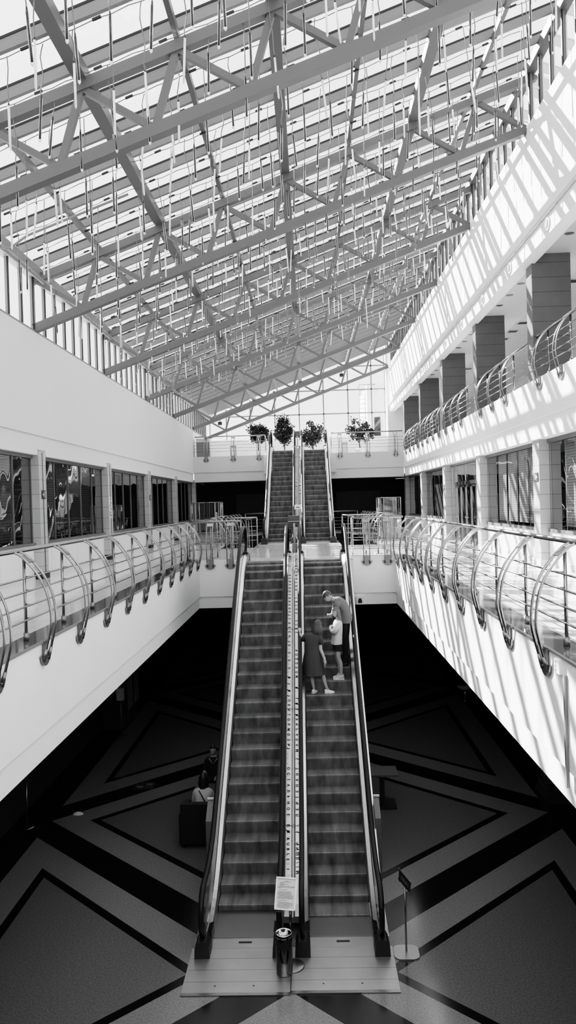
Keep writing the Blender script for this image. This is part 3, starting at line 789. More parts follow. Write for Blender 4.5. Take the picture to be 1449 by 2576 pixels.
# instruction sticker on the right skirt
st = MB(); st.add([(.80, 12.55, .03), (.80, 12.22, .0), (.80, 12.22, .12), (.80, 12.55, .16)], [(0,1,2,3)])
st = MB(); st.box(.792, 12.12, .02, .798, 12.5, .15); so = st.build('safety_sticker', 'paper'); tag(so, 'white pictogram sticker on the skirt at the right escalator foot', 'sticker')
pk = MB()
for i in range(4):
    y = 12.17+.09*i; pk.box(.7905, y, .07, .7915, y+.03, .13); pk.box(.7905, y+.01, .03, .7915, y+.05, .06)
pk.build('pictograms', 'ink', so)

# ------------------------------------------------------------------ ground-floor objects
# chrome ashtray bin
t = empty('ashtray_bin', (-.535, 10.87, .014), 'chrome cylindrical ashtray bin between the two escalator plates', 'bin')
b = MB(); b.lathe([(.0, 0), (.115, 0), (.118, .02), (.118, .545), (.112, .555), (.108, .555), (.108, .53)], (-.535, 10.87, .014), 32); b.build('drum', 'bin', t)
b = MB(); b.lathe([(.119, .53), (.119, .575), (.112, .58), (.1, .56), (.05, .535), (0, .53)], (-.535, 10.87, .014), 32); b.build('ash_tray', 'mirror', t)
b = MB(); n = 14
o_ = []
for i in range(n+1):
    a = -math.pi/2-.75+1.5*i/n; o_.append((-.535+.1195*math.cos(a), 10.87+.1195*math.sin(a)))
vs = [(x, y, .40) for x, y in o_]+[(x, y, .49) for x, y in o_]
b.add(vs, [(i, i+1, n+2+i, n+1+i) for i in range(n)]); b.build('opening', 'black', t)
# framed notice on a post
t = empty('notice_stand', (-.42, 11.05, .014), 'white framed notice sheet on a floor post in front of the divider', 'sign')
b = MB(); b.lathe([(0, 0), (.17, 0), (.17, .012), (.16, .02), (0, .022)], (-.42, 11.02, .014), 32); b.build('base', 'steel_dark', t)
b = MB(); b.tube([(-.44, 11.06, .03), (-.44, 11.06, 1.0)], .018, 10); b.build('post', 'steel', t)
fo = Vector((-.49, 10.92, 1.12)); ex = Vector((.998, .0, -.095)).normalized(); ny = Vector((0.02, -.80, .6)).normalized(); ey = ny.cross(ex).normalized(); ex = ey.cross(ny)
def fpt(u, v, d=0.): return fo+ex*u+ey*v+ny*d
b = MB(); W_, H_ = .150, .215
for u0, v0, u1, v1 in ((-W_, -H_, W_, -H_+.02), (-W_, H_-.02, W_, H_), (-W_, -H_, -W_+.02, H_), (W_-.02, -H_, W_, H_)):
    vs = [fpt(u, v, d) for d in (-.01, .016) for u, v in ((u0, v0), (u1, v0), (u1, v1), (u0, v1))]
    b.add(vs, [(0,3,2,1), (4,5,6,7), (0,1,5,4), (1,2,6,5), (2,3,7,6), (3,0,4,7)])
b.build('frame', 'white', t)
b = MB(); b.add([fpt(-W_, -H_), fpt(W_, -H_), fpt(W_, H_), fpt(-W_, H_)], [(0,1,2,3)]); b.build('sheet', 'paper', t)
b = MB(); rr = random.Random(5); v = H_-.05
def bar(u0, u1, v, h=.005): b.add([fpt(u0, v, .001), fpt(u1, v, .001), fpt(u1, v-h, .001), fpt(u0, v-h, .001)], [(0,1,2,3)])
rows = [(-.02, .025), (-.06, .06)] + [(-.1, -.04), (-.1, -.02), (-.1, .03), (-.1, -.03)] + [(-.1, .125), (-.12, .12), (-.12, -.07), None, (-.11, .02), None] + [(-.12+rr.uniform(0, .01), .12-rr.uniform(0, .05)) for _ in range(9)] + [None, (-.11, .02), None] + [(-.12+rr.uniform(0, .02), .12-rr.uniform(0, .07)) for _ in range(10)] + [None, (-.12, -.01), (.05, .09)]
for r_ in rows:
    if r_: bar(r_[0], r_[1], v)
    v -= .0114
b.build('print', 'inkgrey', t)
# sign post right
t = empty('queue_sign', (1.24, 11.3, 0), 'small dark direction sign on a slim post with rounded base, right of the escalators', 'sign')
b = MB(); poly = []
for cx_, cy_, a0 in ((.085, .085, 0), (-.085, .085, 90), (-.085, -.085, 180), (.085, -.085, 270)):
    poly += [(cx_+.1*math.cos(math.radians(a0+15*i)), cy_+.1*math.sin(math.radians(a0+15*i))) for i in range(7)]
b.prism(poly, lambda q, s: (1.25+q[0], 11.33+q[1], .0+.02*s)); b.build('base', 'alu', t)
b = MB(); b.tube([(1.255, 11.36, .02), (1.255, 11.36, 1.02)], .014, 8); b.build('post', 'steel_dark', t)
A_, B_ = Vector((1.19, 11.45, 1.11)), Vector((1.32, 11.24, 1.02))
b = MB(); b.beam(A_, B_, .012, .16); b.build('board', 'black', t)
for p in (A_, B_): b = MB(); b.beam(p-Vector((0, 0, .1)), p+Vector((0, 0, .1)), .018, .018, (0, 1, 0)); b.build('end_strip', 'steel', t)
b = MB(); d_ = (B_-A_).normalized(); nn = Vector((-d_.y, d_.x, 0)).normalized()
if nn.y > 0: nn = -nn
for q, w in ((.05, .02), (.09, .03), (.13, .012), (.16, .03), (.21, .02)):
    p = A_+d_*q+nn*.008; b.add([p-Vector((0,0,.03)), p+d_*w-Vector((0,0,.03)), p+d_*w+Vector((0,0,.03)), p+Vector((0,0,.03))], [(0,1,2,3)])
b.build('pictograms', 'inkgrey', t)
# mirrored sign posts on gallery and top landing
def desk_sign(loc, x, y, z0, z1, w, label, lean=.45):
    t = empty('lectern_sign', (x, y, z0), label, 'sign')
    b = MB(); b.box(x-.1, y-.12, z0, x+.1, y+.12, z0+.02); b.build('base', 'steel_dark', t)
    b = MB(); b.beam((x+.01, y, z0+.02), (x+.01, y, z1-.05), .05, .04, (0, 1, 0)); b.build('post', 'steel', t)
    b = MB(); b.beam((x-w/2, y, z1), (x+w/2, y, z1), .02, .34, (0, -lean, 1)); 
    o = b.build('board', 'signgrey', t)
    b = MB(); b.beam((x-w/2, y-.02, z1), (x+w/2, y-.02, z1), .025, .015); b.build('crossbar', 'steel', t)
    return t
desk_sign(None, -.43, 20.85, ZM, 6.2, .3, 'grey framed board seen from behind on a post, at the gallery landing')
desk_sign(None, -.5, 38.6, ZU, 10.12, .3, 'grey framed board on a post at the top of the upper escalators')
t = B(-.5, 21.2, ZM, -.3, 21.6, ZM+.42).build('divider_end_box', 'steel'); tag(t, 'plain metal box closing the divider at the gallery landing', 'box')
b = B(-.56, 29.3, 6.45, -.3, 29.32, 6.62).build('instruction_plate', 'paper'); tag(b, 'small white instruction plate on the divider of the upper escalators', 'sign')
B(-.5, 29.29, 6.5, -.36, 29.299, 6.55).build('print', 'inkgrey', b)
# stanchion, box on post, floor box, paper
def stanchion(x, y, label, h=.95):
    t = empty('barrier_post', (x, y, 0), label, 'post')
    b = MB(); b.lathe([(0, 0), (.16, 0), (.16, .015), (.05, .03), (0, .032)], (x, y, 0), 24); b.build('base', 'steel', t)
    b = MB(); b.tube([(x, y, .03), (x, y, h)], .022, 10); b.build('pole', 'steel', t)
    b = MB(); b.lathe([(.03, 0), (.03, .05), (0, .06)], (x, y, h), 12); b.build('cap', 'black', t)
stanchion(-6.15, 16.05, 'slim steel barrier post on the dark ground floor, far left')
t = empty('dispenser_stand', (-5.7, 22.4, 0), 'white dispenser box on a slim floor stand beside the poster column', 'dispenser')
b = MB(); b.lathe([(0, 0), (.18, 0), (.18, .02), (0, .025)], (-5.7, 22.4, 0), 20); b.build('base', 'steel_dark', t)
b = MB(); b.tube([(-5.7, 22.4, .02), (-5.7, 22.4, 1.1)], .02, 8); b.build('pole', 'steel_dark', t)
b = MB(); b.box(-5.8, 22.32, 1.05, -5.6, 22.46, 1.4); b.build('dispenser_box', 'plaster_dim', t)
t = empty('poster_column', (-5.9, 23.9, 0), 'dark column carrying two framed posters on the ground floor', 'column'); t['kind'] = 'thing'
b = MB(); b.box(-6.4, 23.0, 0, -5.72, 24.8, 3.76); b.build('shaft', 'darkwall', t)
for i, y in enumerate((23.15, 24.0)):
    b = MB(); b.box(-5.72, y, .5, -5.68, y+.72, 2.1); f = b.build('poster_frame', 'black', t)
    b = MB(); b.box(-5.68, y+.04, .54, -5.675, y+.68, 2.06); b.build('poster', P('poster_print_%d' % i, .22, .5, noise=(4, .9)), f)
t = B(-4.35, 18.1, 0, -3.9, 18.5, .02).build('floor_hatch', 'steel_dark'); tag(t, 'small metal floor hatch set in the dark floor band', 'hatch')
b = MB(); b.box(-4.3, 18.14, .02, -4.15, 18.26, .022); b.box(-4.1, 18.3, .02, -3.95, 18.42, .022); b.build('lid', 'inkgrey', t)
b = MB(); b.lathe([(0, .05), (.05, .045), (.09, .02), (.11, .0)], (-5.26, 16.68, .0), 9, sx=1.1, sy=.7); t = b.build('crumpled_paper', 'paper'); tag(t, 'crumpled white paper lying on the dark ground floor', 'paper')
# side table right
t = empty('side_table', (1.42, 16.95, 0), 'dark rectangular pedestal table right of the lower escalators', 'table')
b = MB(); b.box(.95, 16.62, .71, 1.77, 17.22, .75); b.build('table_top', 'table', t)
b = MB(); b.box(1.38, 16.86, .03, 1.48, 16.98, .71); b.build('leg', 'black', t)
b = MB(); b.box(1.12, 16.62, 0, 1.72, 17.2, .03); b.build('base', 'black', t)
t = empty('pillar_base', (5.35, 17.2, 0), 'dark stone pillar with a stepped plinth under the right gallery', 'column'); t['kind'] = 'thing'
b = MB(); b.box(5.1, 16.9, .3, 5.75, 17.6, 3.76); b.build('shaft', 'steel_dark', t)
b = MB(); b.box(5.0, 16.8, 0, 5.85, 17.7, .14); b.box(5.05, 16.85, .14, 5.8, 17.65, .3); b.build('plinth', 'steel_dark', t)
t = empty('armchair', (-2.3, 15.35, 0), 'black tub armchair standing left of the lower escalators', 'chair')
b = MB(); b.box(-2.62, 14.98, .12, -1.98, 15.7, .44); b.build('seat', 'leather', t)
b = MB(); b.box(-2.68, 14.86, .1, -1.98, 15.0, .88); b.build('backrest', 'leather', t)
for x in (-2.72, -2.06): b = MB(); b.box(x, 14.9, .1, x+.12, 15.66, .68); b.build('armrest', 'leather', t)
for x, y in ((-2.62, 14.95), (-2.05, 14.95), (-2.62, 15.6), (-2.05, 15.6)): b = MB(); b.tube([(x, y, 0), (x, y, .12)], .025, 8); b.build('leg', 'black', t)
t = empty('low_table', (-2.25, 16.5, 0), 'small dark low table between the two seated people', 'table')
b = MB(); b.box(-2.65, 16.25, .55, -1.98, 16.8, .58); b.build('table_top', 'table', t)
for x, y in ((-2.6, 16.3), (-2.03, 16.3), (-2.6, 16.75), (-2.03, 16.75)): b = MB(); b.tube([(x, y, 0), (x, y, .55)], .02, 8); b.build('leg', 'black', t)
t = empty('stool', (-2.25, 17.25, 0), 'plain dark stool under the seated man', 'stool')
b = MB(); b.box(-2.5, 17.05, .4, -2.0, 17.5, .45); b.build('seat', 'leather', t)
for x, y in ((-2.46, 17.1), (-2.04, 17.1), (-2.46, 17.46), (-2.04, 17.46)): b = MB(); b.tube([(x, y, 0), (x, y, .4)], .02, 8); b.build('leg', 'black', t)
t = empty('floor_cushion_stand', (5.0, 25.6, 0), 'white display stool glimpsed under the right slab', 'stool')
b = MB(); b.lathe([(0, .5), (.22, .48), (.24, .42), (.2, .38), (0, .37)], (5.0, 25.6, 0), 18); b.build('seat', 'white', t)
b = MB(); b.tube([(5.0, 25.6, 0), (5.0, 25.6, .38)], .04, 10); b.lathe([(0, 0), (.2, 0), (.2, .02), (0, .03)], (5.0, 25.6, 0), 18); b.build('leg', 'mirror', t)

# ------------------------------------------------------------------ fittings on walls and ceilings
t = empty('socket_box', (XR, 7.5, 5.05), 'white triple socket box with conduit on the right slab face', 'socket')
b = MB(); b.box(XR-.05, 7.42, 4.98, XR, 7.58, 5.11)
b.build('box', 'white', t)
b = MB()
for z in (5.005, 5.045, 5.085): b.disc((XR-.0505, 7.52, z), .016, 12, 0, 'x')
b.build('socket', 'inkgrey', t)
b = MB(); b.box(XR-.03, 7.34, 3.92, XR, 7.38, 4.99); b.build('conduit', 'roofpaint', t)
t = empty('wall_horn', (1.37, 22, 3.85), 'small white wall horn with a black mouth under the landing', 'speaker')
b = MB(); b.box(1.27, 21.95, 3.75, 1.48, 22.04, 3.98); b.build('plate', 'white', t)
b = MB(); b.prism([(-.05, -.075), (.05, -.075), (.062, -.03), (.035, .06), (-.035, .06), (-.062, -.03)], lambda q, s: (1.375+q[0], 21.95-.006*s, 3.865+q[1])); b.build('mouth', 'black', t)
for i, y in enumerate([15.79+2.92*k for k in range(8)]):
    t = empty('oval_speaker', (WR, y, 12.2), 'round recessed wall speaker on the upper right fascia, %s from the front' % ORD[i], 'speaker', 'fascia speakers')
    b = MB(); b.tube([(WR-.0, y, 12.2), (WR-.03, y, 12.2)], .13, 24); b.build('rim', 'white', t)
    b = MB(); b.disc((WR-.035, y, 12.2), .095, 20, 0, 'x'); b.build('grille', 'darkwall', t)
    b = MB(); b.disc((WR-.04, y, 12.2), .065, 20, 0, 'x'); b.build('cone', 'black', t)
k = 0
for y in [16.45]+[20.18+1.11*i for i in range(3)]+[26.24+1.11*i for i in range(3)]+[32.2+1.11*i for i in range(3)]+[38.1+1.11*i for i in range(3)]:
    t = empty('downlight', (5.65, y, 12.22), 'round dark downlight in the upper right soffit before column %s' % ('nearest' if y < 17 else 'second' if y < 23 else 'third' if y < 29 else 'fourth' if y < 35 else 'fifth'), 'downlight', 'soffit lights %d' % (0 if y < 17 else 1 if y < 23 else 2 if y < 29 else 3 if y < 35 else 4))
    b = MB(); b.lathe([(.10, -.006), (.115, -.006), (.115, 0)], (5.65, y, 12.22), 20); b.build('rim', 'plaster_dim', t)
    b = MB(); b.disc((5.65, y, 12.216), .10, 20); b.build('reflector', 'steel_dark', t)
for y in (20.8, 25.6, 26.85, 28.1, 34.3, 35.55):
    t = empty('ceiling_vent', (7.2, y, 12.42), 'square dark ceiling vent above the upper balcony, %s' % ('nearest' if y < 22 else 'among the three behind the first column' if y < 30 else 'of the far pair'), 'vent', 'ceiling vents %d' % (0 if y < 22 else 1 if y < 30 else 2))
    b = MB(); b.box(7.0, y-.2, 12.40, 7.4, y+.2, 12.42); b.build('frame', 'plaster_dim', t)
    b = MB(); b.box(7.05, y-.15, 12.395, 7.35, y+.15, 12.40); b.build('grille', 'black', t)
# exit signs / leaflet on columns
def exit_sign(x, y, z, nx, label):
    t = empty('exit_sign', (x, y, z), label, 'sign')
    b = MB(); b.box(x, y-.12, z-.1, x+nx*.012, y+.12, z+.1); b.build('plate', 'black', t)
    b = MB(); xx = x+nx*.0135; s = 1
    def q(y0, z0, y1, z1): b.add([(xx, y+y0, z+z0), (xx, y+y1, z+z0), (xx, y+y1, z+z1), (xx, y+y0, z+z1)], [(0,1,2,3)])
    q(-.08, -.012, -.01, .012); b.add([(xx, y-.02, z-.04), (xx, y-.02, z+.04), (xx, y+.02, z)], [(0,1,2)])
    q(.03, -.07, .045, .07); q(.08, -.07, .095, .07); q(.03, .055, .095, .07)
    b.build('arrow_and_door', 'paper', t)
exit_sign(-6.018, 17.3, 7.05, 1, 'black exit arrow sign on the nearest left stone column')
exit_sign(-6.018, 29.05, 7.05, 1, 'black exit arrow sign on the third left stone column')
exit_sign(5.118, 17.4, 7.12, -1, 'black exit arrow sign on the nearest right stone column')
exit_sign(5.118, 29.2, 7.12, -1, 'black exit arrow sign on the third right stone column')
t = empty('evacuation_plan', (-6.0, 23.1, 6.75), 'white printed plan sheet on the second left stone column', 'poster')
B(-6.018, 22.98, 6.4, -6.008, 23.3, 7.05).build('sheet', 'paper', t)
b = MB()
for (y0, z0, y1, z1) in ((.03,.05,.09,.22),(.12,.06,.28,.1),(.12,.14,.2,.17),(.15,.25,.25,.3),(.05,.28,.09,.4),(.14,.36,.19,.5),(.2,.44,.27,.48),(.1,.56,.22,.6)):
    b.box(-6.0082, 22.98+y0, 6.4+z0, -6.006, 22.98+y1, 6.4+z1)
b.build('print', 'inkgrey', t)
# glass display booths
def booth(x0, x1, y0, y1, h, label):
    t = empty('glass_booth', ((x0+x1)/2, (y0+y1)/2, ZM), label, 'booth')
    b = MB(); g = MB(); c = .2
    ring = [(x0, y0+c), (x0+c, y0), (x1-c, y0), (x1, y0+c), (x1, y1-c), (x1-c, y1), (x0+c, y1), (x0, y1-c)]
    ring = [p for a, p2 in zip(ring, ring[1:]+ring[:1]) for p in (a, ((a[0]+p2[0])/2, (a[1]+p2[1])/2))]
    for i, p in enumerate(ring):
        q = ring[(i+1) % len(ring)]
        if i % 2 == 0: b.tube([(p[0], p[1], ZM), (p[0], p[1], ZM+h)], .016, 6)
        for z in (.03, .95, h): b.tube([(p[0], p[1], ZM+z), (q[0], q[1], ZM+z)], .014, 6)
        g.add([(p[0], p[1], ZM), (q[0], q[1], ZM), (q[0], q[1], ZM+h), (p[0], p[1], ZM+h)], [(0,1,2,3)])
    b.build('frame', 'steel', t); g.build('glass_pane', 'clear', t)
booth(-4.75, -3.56, 30.6, 31.8, 1.66, 'low clear glass booth with thin metal frame on the left gallery')
booth(2.76, 3.66, 30.6, 31.8, 1.66, 'low clear glass booth with thin metal frame on the right gallery')
for x, z0, y, lab in ((-2.38, ZM, 21.8, 'left'), (1.5, ZM, 21.8, 'right')):
    pass
def post_sign(x, y, label):
    t = empty('landing_post', (x, y, ZM), label, 'post')
    b = MB(); b.lathe([(0, 0), (.12, 0), (.12, .012), (0, .02)], (x, y, ZM), 20); b.build('base', 'steel', t)
    b = MB(); b.tube([(x, y, ZM+.02), (x, y, ZM+1.15)], .018, 8); b.build('pole', 'steel', t)
    b = MB(); b.beam((x, y, ZM+1.1), (x, y, ZM+1.34), .05, .03, (0, 1, 0)); b.build('head', 'steel', t)
post_sign(-2.72, 22.5, 'slim steel post behind the left short gallery railing')
post_sign(1.98, 22.5, 'slim steel post behind the right short gallery railing')
for (x, y, z) in ((-4.6, 40.8, zr(-4.6, 12.70)), (1.9, 40.8, zr(1.9, 12.70))):
    t = empty('security_camera', (x, y, z), 'small black box camera under the last trusses, %s' % ('lower left one' if x < 0 else 'upper right one'), 'camera')
    b = MB(); b.box(x-.1, y-.15, z-.1, x+.1, y+.1, z+.06); b.build('housing', 'black', t)
    b = MB(); b.box(x-.02, y-.02, z+.06, x+.02, y+.02, z+.2); b.build('bracket', 'steel_dark', t)
t = empty('smoked_glass_cabinet', (-5.5, 40.9, ZU), 'grey glass cabinet at the left end of the upper back gallery', 'cabinet')
B(-5.9, 40.75, ZU, -5.2, 41.2, ZU+.8).build('body', 'steel_dark', t); B(-5.9, 40.75, ZU+.8, -5.2, 41.2, ZU+1.0).build('top', 'plaster_dim', t)
for x in (-4.1, 2.05):
    t = empty('litter_bin', (x, 42.5, ZU), 'small grey litter bin on the upper back gallery, %s of the trees' % ('left' if x < 0 else 'right'), 'bin')
    B(x-.16, 42.35, ZU, x+.16, 42.65, ZU+.7).build('body', 'steel', t); B(x-.12, 42.34, ZU+.15, x+.12, 42.352, ZU+.6).build('front_panel', 'plaster_dim', t)

# ------------------------------------------------------------------ ficus trees
def tree(x, y, h, rx, rz, zc, label, seed, drop=False, dens=650):
    r = random.Random(seed)
    t = empty('potted_tree', (x, y, ZU), label, 'tree', 'potted trees')
    b = MB(); b.lathe([(0, 0), (.17, 0), (.23, .38), (.24, .4), (.21, .4), (.2, .34), (0, .34)], (x, y, ZU), 20); b.build('pot', 'pot', t)
    b = MB(); pts = crom([(x, y, ZU+.34), (x+.05*r.uniform(-1, 1), y, ZU+.7), (x+.06*r.uniform(-1, 1), y, ZU+1.0), (x, y, ZU+zc)], 4)
    b.tube(pts, [.04-.0012*i for i in range(len(pts))], 8)
    for k in range(9):
        a = r.uniform(0, 6.28); p0 = Vector((x, y, ZU+r.uniform(.95, zc))); p1 = p0+Vector((math.cos(a)*rx*.7, math.sin(a)*rx*.7, r.uniform(.1, rz*.7)))
        b.tube([p0, (p0+p1)/2+Vector((0, 0, .05)), p1], [.016, .011, .005], 5)
    b.build('trunk', 'bark', t)
    f = MB(); cl = []
    for k in range(36):
        while 1:
            q = Vector((r.uniform(-1, 1), r.uniform(-1, 1), r.uniform(-1, 1)))
            if .3 < q.length < 1: break
        q = q*(.95 if q.length < .9 else 1)
        cl.append((Vector((x+q.x*rx*(1-.25*max(0, q.z)), y+q.y*rx, ZU+zc+q.z*rz)), r.uniform(.13, .24)))
    for k in range(dens*3):
        c, cr = r.choice(cl); q = Vector((r.gauss(0, .5), r.gauss(0, .5), r.gauss(0, .5)))*cr
        p = c+q; d = Vector((r.gauss(0, 1), r.gauss(0, 1), r.gauss(-.9 if drop else -.2, .7))).normalized()
        s = d.cross(Vector((r.gauss(0, 1), r.gauss(0, 1), r.gauss(0, 1)))).normalized(); L = r.uniform(.09, .16); w = L*.32
        f.add([p, p+d*L*.5+s*w, p+d*L, p+d*L*.5-s*w], [(0,1,2,3)])
    f.build('foliage', 'leaf', t)
tree(-2.75, 43.2, 2.0, .60, .52, 1.36, 'dark round-crowned potted tree, leftmost of the four on the upper gallery', 11, dens=900)
tree(-1.28, 43.2, 2.3, .53, .72, 1.55, 'dense pointed potted tree beside the upper left escalator top', 12, dens=1000)
tree(.32, 43.2, 2.0, .72, .62, 1.32, 'loose drooping potted tree beside the upper right escalator top', 13, True, 620)
tree(2.95, 43.2, 2.0, .8, .58, 1.45, 'sparse spreading potted tree, rightmost of the four on the upper gallery', 14, True, 520)
for x, lab in ((-2.2, 'left'), (2.75, 'right')):
    b = MB(); b.lathe([(0, 0), (.13, 0), (.17, .26), (.15, .26), (0, .22)], (x, 42.3, ZU), 16); o = b.build('spare_pot', 'pot'); tag(o, 'small white empty pot at the foot of the %s tree' % ('leftmost' if lab == 'left' else 'rightmost'), 'pot')
# ------------------------------------------------------------------ people
def skin_mesh(J, E, sub=1):
    """J: name -> (co, radius); E: (a, b, material). Grown with a Skin modifier; returns verts, faces, material per face"""
    names = list(J); idx = {n: i for i, n in enumerate(names)}
    me = bpy.data.meshes.new('sk'); me.from_pydata([J[n][0] for n in names], [(idx[a], idx[b]) for a, b, _ in E], [])
    o = bpy.data.objects.new('sk', me); C.objects.link(o)
    md = o.modifiers.new('s', 'SKIN'); md.use_smooth_shade = True
    sv = me.skin_vertices[0].data
    for i, n in enumerate(names):
        r = J[n][1]; sv[i].radius = r if isinstance(r, tuple) else (r, r); sv[i].use_root = (i == 0)
    ss = o.modifiers.new('ss', 'SUBSURF'); ss.levels = sub; ss.render_levels = sub
    dg = bpy.context.evaluated_depsgraph_get(); dg.update()
    m2 = bpy.data.meshes.new_from_object(o.evaluated_get(dg))
    vs = [v.co.copy() for v in m2.vertices]; fs = [list(p.vertices) for p in m2.polygons]; ms = []
    seg = [(Vector(J[a][0]), Vector(J[b][0]), m) for a, b, m in E]
    for p in m2.polygons:
        c = p.center; best = (9, 0)
        for a, b, m in seg:
            d = b-a; t = max(0, min(1, (c-a).dot(d)/max(1e-9, d.length_squared))); q = (c-(a+d*t)).length
            if q < best[0]: best = (q, m)
        ms.append(best[1])
    bpy.data.objects.remove(o); bpy.data.meshes.remove(me); bpy.data.meshes.remove(m2)
    return vs, fs, ms
def add_parts(mb, vs, fs, ms):
    o = len(mb.v); mb.v += [tuple(v) for v in vs]
    for f, m in zip(fs, ms): mb.f.append([i+o for i in f]); mb.m.append(m); mb.s.append(True)
def frame(fwd, up):
    f = Vector(fwd).normalized(); u = Vector(up); u = (u-f*u.dot(f)).normalized(); s = f.cross(u); return f, s, u
def head_pts(mb, c, fwd, up, k=1., m=0, meye=1):
    f, s, u = frame(fwd, up); c = Vector(c); nu, nv = 20, 14; vs = []
    for j in range(nv+1):
        ph = math.pi*j/nv
        for i in range(nu):
            th = 2*math.pi*i/nu
            a, b, d = math.sin(ph)*math.cos(th), math.sin(ph)*math.sin(th), math.cos(ph)
            rf, rs, ru = .096, .076, .118
            if d < 0: rs *= 1-.28*(-d); 
            F = a*rf; S = b*rs; Uu = d*ru
            if a > 0 and d < -.35: F += .014*a
            if a < 0 and d < -.2: F *= 1-.3*(-d)
            if a > .6 and abs(b) < .3 and -.45 < d < .18: F += .022*(1-abs(b)/.3)*(1-abs(d+.22)/.42)
            if a > .5 and .0 < d < .25 and .2 < abs(b) < .6: F -= .008
            if a > .7 and abs(b) < .35 and -.62 < d < -.5: F += .006
            vs.append(c+(f*F+s*S+u*Uu)*k)
    fs = [(j*nu+i, j*nu+(i+1)%nu, (j+1)*nu+(i+1)%nu, (j+1)*nu+i) for j in range(nv) for i in range(nu)]
    mb.add(vs, fs, m, True)
    for sg in (-1, 1):
        e = c+(f*.084+s*sg*.032+u*.012)*k
        ev = [e+(f*.008*x+s*.013*y+u*.006*z)*k for x, y, z in ((1,0,0),(0,1,0),(0,-1,0),(0,0,1),(0,0,-1))]
        mb.add(ev, [(0,1,3),(0,3,2),(0,2,4),(0,4,1)], meye, True)
        q = c+(s*sg*.077-f*.005)*k
        mb.add([q+(f*.02*x+s*sg*.012*y+u*.033*z)*k for x, y, z in ((1,0,.3),(0,0,1),(-1,.8,.4),(-.7,.4,-.8),(.3,0,-1),(0,.7,0))], [(0,1,5),(1,2,5),(2,3,5),(3,4,5),(4,0,5)], m, True)
    mo = c+(f*.089-u*.062)*k
    mb.add([mo+s*.024*k, mo+u*.006*k+f*.004*k, mo-s*.024*k, mo-u*.007*k+f*.003*k], [(0,1,2,3)], meye)
def hair_cap(mb, c, fwd, up, k=1., m=0, length=.0, flare=1.15, seed=1, low=-.35, crop=.42):
    f, s, u = frame(fwd, up); c = Vector(c); r = random.Random(seed); nu, nv = 26, 14; vs = []; fs = []
    for j in range(nv+1):
        ph = math.pi*j/nv
        for i in range(nu):
            th = 2*math.pi*i/nu; a, b, d = math.sin(ph)*math.cos(th), math.sin(ph)*math.sin(th), math.cos(ph)
            w = 1+.03*r.uniform(-1, 1)
            vs.append(c+(f*a*.104+s*b*.086+u*d*.127)*k*w)
    for j in range(nv):
        for i in range(nu):
            ph = math.pi*(j+.5)/nv; th = 2*math.pi*(i+.5)/nu; a, d = math.sin(ph)*math.cos(th), math.cos(ph)
            if d < low or (a > .3 and d < crop) or (a > -.1 and d < -.1): continue
            fs.append((j*nu+i, j*nu+(i+1)%nu, (j+1)*nu+(i+1)%nu, (j+1)*nu+i))
    mb.add(vs, fs, m, True)
    if length:
        n, L = 22, 8; vs = []
        for q in range(L+1):
            t = q/L
            for i in range(n+1):
                th = math.radians(72+216*i/n); wv = 1+.05*math.sin(i*2.1+q*.8)+.03*r.uniform(-1, 1)
                rad = (1+(flare-1)*math.sin(t*2.2))*wv
                vs.append(c+(f*math.cos(th)*.104*rad+s*math.sin(th)*.088*rad+u*(.03-t*length*(1+.05*r.uniform(-1, 1))))*k)
        mb.add(vs, [(q*(n+1)+i, q*(n+1)+i+1, (q+1)*(n+1)+i+1, (q+1)*(n+1)+i) for q in range(L) for i in range(n)], m, True)
def hand_pts(mb, wrist, d, palm_n, curl, m=0, k=1., side=1):
    """palm and five separate fingers; d: direction of the hand, palm_n: palm normal"""
    d = Vector(d).normalized(); n = Vector(palm_n); n = (n-d*n.dot(d)).normalized(); s = d.cross(n)*side; w = Vector(wrist)
    mb.tube([w-d*.05*k, w-d*.01*k, w+d*.03*k, w+d*.075*k, w+d*.095*k], [.024*k, .025*k, .03*k, .034*k, .022*k], 8, m)
    for i, (o, L) in enumerate(((-.027, .062), (-.009, .072), (.009, .067), (.027, .052))):
        p = w+d*.082*k+s*o*k; a = curl
        p1 = p+(d*math.cos(a*.5)+n*math.sin(a*.5))*L*.45*k; p2 = p1+(d*math.cos(a*1.3)+n*math.sin(a*1.3))*L*.32*k; p3 = p2+(d*math.cos(a*1.9)+n*math.sin(a*1.9))*L*.26*k
        mb.tube([p, p1, p2, p3], [.0095*k, .009*k, .008*k, .006*k], 6, m)
    p = w+d*.03*k-s*.022*k; p1 = p+(d*.6-s*.7+n*.3).normalized()*.036*k; p2 = p1+(d*.85-s*.2+n*.5).normalized()*.03*k
    mb.tube([p, p1, p2], [.012*k, .0105*k, .007*k], 6, m)
def loft(mb, rings, n=24, m=0, fold=0., seed=2, cap=False):
    """rings: (centre, axis_a * ra, axis_b * rb)"""
    r = random.Random(seed); ph = [r.uniform(0, 6.28) for _ in range(3)]; vs = []; K = len(rings)
    for q, (c, a, b) in enumerate(rings):
        c, a, b = Vector(c), Vector(a), Vector(b)
        for i in range(n):
            t = 2*math.pi*i/n; g = 1+fold*(q/(K-1))*(math.sin(5*t+ph[0])+.6*math.sin(8*t+ph[1]))
            vs.append(c+a*math.cos(t)*g+b*math.sin(t)*g)
    fs = [(q*n+i, q*n+(i+1)%n, (q+1)*n+(i+1)%n, (q+1)*n+i) for q in range(K-1) for i in range(n)]
    if cap: fs += [list(range(n)), list(range((K-1)*n, K*n))]
    mb.add(vs, fs, m, True)
def X_(a): return Vector((a, 0, 0))
def Y_(a): return Vector((0, a, 0))
